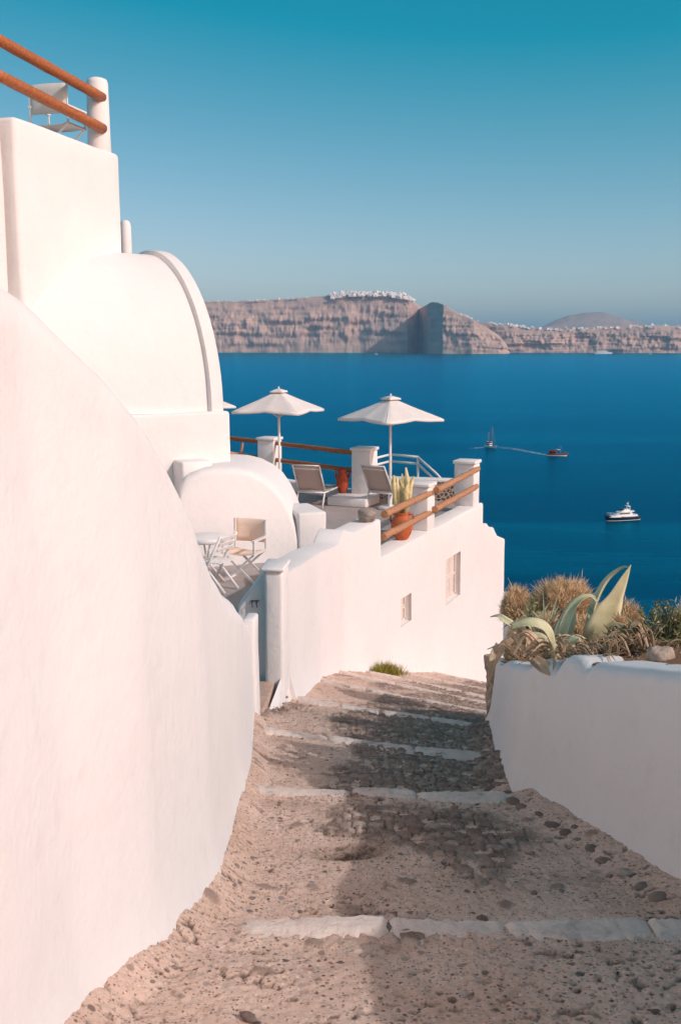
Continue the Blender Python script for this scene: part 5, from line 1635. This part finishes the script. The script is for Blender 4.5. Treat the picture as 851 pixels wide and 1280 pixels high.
def caique(px, py, D, L_, rz, masts, hullm, label):
    q = P(px, py, D)
    root = tag(empty('tour_boat', (q.x, q.y, SEA), rz), label, 'tour boat')
    hull(MB(), L_, L_ * 0.29, 1.5, 0.8, 1.3, bow=1.2).build('hull', hullm, root)
    m = MB(); hull(m, L_ * 1.0, L_ * 0.292, 0.5, 0.3, 0.0, z_lo=0.05, z_hi=0.75, bow=0.4, grow=0.05); m.build('waterline_band', M_HULLW, root)
    m = MB(); hull(m, L_ * 0.95, L_ * 0.27, 1.45, 0.2, 1.2, z_lo=1.3, bow=0.9); m.build('deck', M_DECK, root)
    m = MB(); m.box((-L_ * 0.2, 0, 2.6), (L_ * 0.36, L_ * 0.2, 2.2), bevel=0.15); m.box((-L_ * 0.2, 0, 3.85), (L_ * 0.42, L_ * 0.24, 0.25), bevel=0.08); cb_ = m.build('cabin', M_REDB if hullm is not M_HULLW else M_HULLW, root)
    m = MB()
    for s in (-1, 1): m.box((-L_ * 0.2, s * L_ * 0.101, 2.8), (L_ * 0.30, 0.06, 0.8))
    m.box((-L_ * 0.018, 0, 2.8), (0.06, L_ * 0.16, 0.8)); m.build('window', M_GLASS, cb_)
    m = MB(); m.box((-L_ * 0.02 - L_ * 0.2, 0, 4.35), (L_ * 0.30, L_ * 0.18, 0.7), bevel=0.1); m.build('awning', M_REDB, root)
    for k, (x, h) in enumerate(masts):
        m = MB(); m.tube([(x * L_, 0, 1.5), (x * L_, 0, h)], 0.16, 8, r_end=0.07)
        m.tube([(x * L_, 0, 4.6), (x * L_ - L_ * 0.28, 0, 4.9)], 0.10, 6)
        m.build('mast', M_MAST, root)
        m = MB()
        for (xe, ye) in ((0.5, 0.0), (x, 0.13), (x, -0.13), (-0.45, 0)):
            m.tube([(x * L_, 0, h - 0.4), (xe * L_, ye * L_, 1.9)], 0.045, 4)
        m.build('rigging', M_MAST, root)
        m = MB(); m.tube([(x * L_ - 0.6, 0, 5.15), (x * L_ - L_ * 0.27, 0, 5.3)], 0.30, 8); m.build('furled_sail', M_HULLW, root)
    return root
caique(613, 559, 870, 15.0, R(-62), [(0.14, 19.0), (-0.22, 14.0)], M_HULLW, 'white tour boat with two tall masts on the water beyond the terrace post')
caique(695, 570, 805, 16.0, R(-14), [(0.20, 8.5)], M_REDB, 'dark red tour boat with a low mast trailing a long wake')

def cruise_ship():
    q = P(753, 443, 9000)
    D = 8950.0
    root = tag(empty('cruise_ship', (q.x / q.y * D, D, SEA), R(8)), 'large white cruise ship near the far cliffs', 'cruise ship')
    hull(MB(), 165, 23, 9, 3, 4, bow=8).build('hull', M_HULLW, root)
    m = MB()
    for k in range(6): m.box((-6 - k * 2.2, 0, 11.5 + k * 3.2), (128 - k * 9, 21.5 - k * 0.7, 2.6), bevel=0.5)
    sup = m.build('superstructure', M_HULLW, root)
    m = MB()
    for k in range(5): m.box((-6 - k * 2.2, 0, 13.4 + k * 3.2), (122 - k * 9, 20.5 - k * 0.7, 0.7))
    m.build('window_bands', M_GLASS, sup)
    m = MB(); m.tube([(-36, 0, 28), (-39, 0, 43)], 6.5, 16, r_end=4.5); m.build('funnel', simple('funnel_blue', (0.06, 0.10, 0.25), 0.4), root)
    m = MB(); m.tube([(38, 0, 26), (37, 0, 40)], 1.0, 8, r_end=0.4); m.build('mast', M_HULLW, root)
cruise_ship()
def launch(px, py, L_, label):
    q = P(px, py, 1000); D = -SEA / (-q.z / 1000.0)
    root = tag(empty('ferry', (q.x / 1000 * D, D, SEA), R(170)), label, 'ferry')
    hull(MB(), L_, L_ * 0.26, L_ * 0.09, 1, L_ * 0.04, bow=2).build('hull', M_HULLW, root)
    m = MB(); m.box((-L_ * 0.05, 0, L_ * 0.13), (L_ * 0.5, L_ * 0.2, L_ * 0.1), bevel=0.4); m.box((-L_ * 0.02, 0, L_ * 0.2), (L_ * 0.3, L_ * 0.16, L_ * 0.06), bevel=0.3); m.build('cabin', M_HULLW, root)
launch(470, 443.2, 34, 'small white ferry under the cliffs below the main town')
launch(812, 443.0, 30, 'small white ferry near the far shore past the cruise ship')

# wakes
def foam_mat():
    t = NT('foam')
    n = t.noise(1.0, 6, 0.7, t.mapped((0.25, 0.35, 1)))
    f = t.attr('fade')
    a = t.math('MULTIPLY', t.ramp(n, [(0.40, 0.0), (0.62, 1.0)]), f)
    t.L(a, t.b.inputs['Alpha'])
    return t.out((0.75, 0.78, 0.80), 0.8)
M_FOAM = foam_mat()
def wake(pts, w0, w1, a0, name, label):
    c = spline([Vector((p.x, p.y, 0)) for p in pts], 60)
    m = MB(); fade = []
    rows = []
    for i, p in enumerate(c):
        t = i / 60
        d = (c[min(i + 1, 60)] - c[max(i - 1, 0)]).normalized(); s = Vector((-d.y, d.x, 0))
        w = w0 + (w1 - w0) * t
        row = []
        for k in range(9):
            q_ = (k - 4) / 4.0
            row.append((p.x + s.x * q_ * w, p.y + s.y * q_ * w, SEA + 0.06))
            fade.append(max(0, (1 - t) ** 0.8) * a0 * (1 - abs(q_)) ** 0.7)
        rows.append(row)
    m.loft(rows)
    o = m.build(name, M_FOAM, merge=False)
    at = o.data.attributes.new('fade', 'FLOAT', 'POINT'); at.data.foreach_set('value', np.array(fade, np.float32))
    tag(o, label, 'wake', kind='stuff')
def WP(px, py):
    q = P(px, py, 1.0); k = SEA / q.z
    return q * k
wake([WP(686, 569.5), WP(665, 565.5), WP(640, 561), WP(610, 557.5)], 2.2, 9.0, 0.85, 'foam', 'white foam wake trailing behind the dark red boat')
wake([WP(606, 559), WP(600, 559.6), WP(593, 560.3), WP(586, 561)], 2.5, 7, 0.9, 'foam', 'white foam wake behind the two masted boat')

# ------------------------------------------------------------------ haze over the water
def haze():
    t = bpy.data.materials.new('haze'); t.use_nodes = True
    n = t.node_tree.nodes
    n.remove(n['Principled BSDF'])
    v = n.new('ShaderNodeVolumePrincipled')
    v.inputs['Color'].default_value = (0.34, 0.66, 1.0, 1)
    v.inputs['Density'].default_value = 3.4e-5
    v.inputs['Anisotropy'].default_value = 0.0
    t.node_tree.links.new(v.outputs[0], n['Material Output'].inputs['Volume'])
    m = MB(); m.box((0, 22400, (SEA - 6 + 900) / 2), (91000, 45600, 900 - SEA + 6))
    o = m.build('haze', t); tag(o, 'thin blue sea haze filling the air over the caldera', 'haze', kind='stuff')
haze()
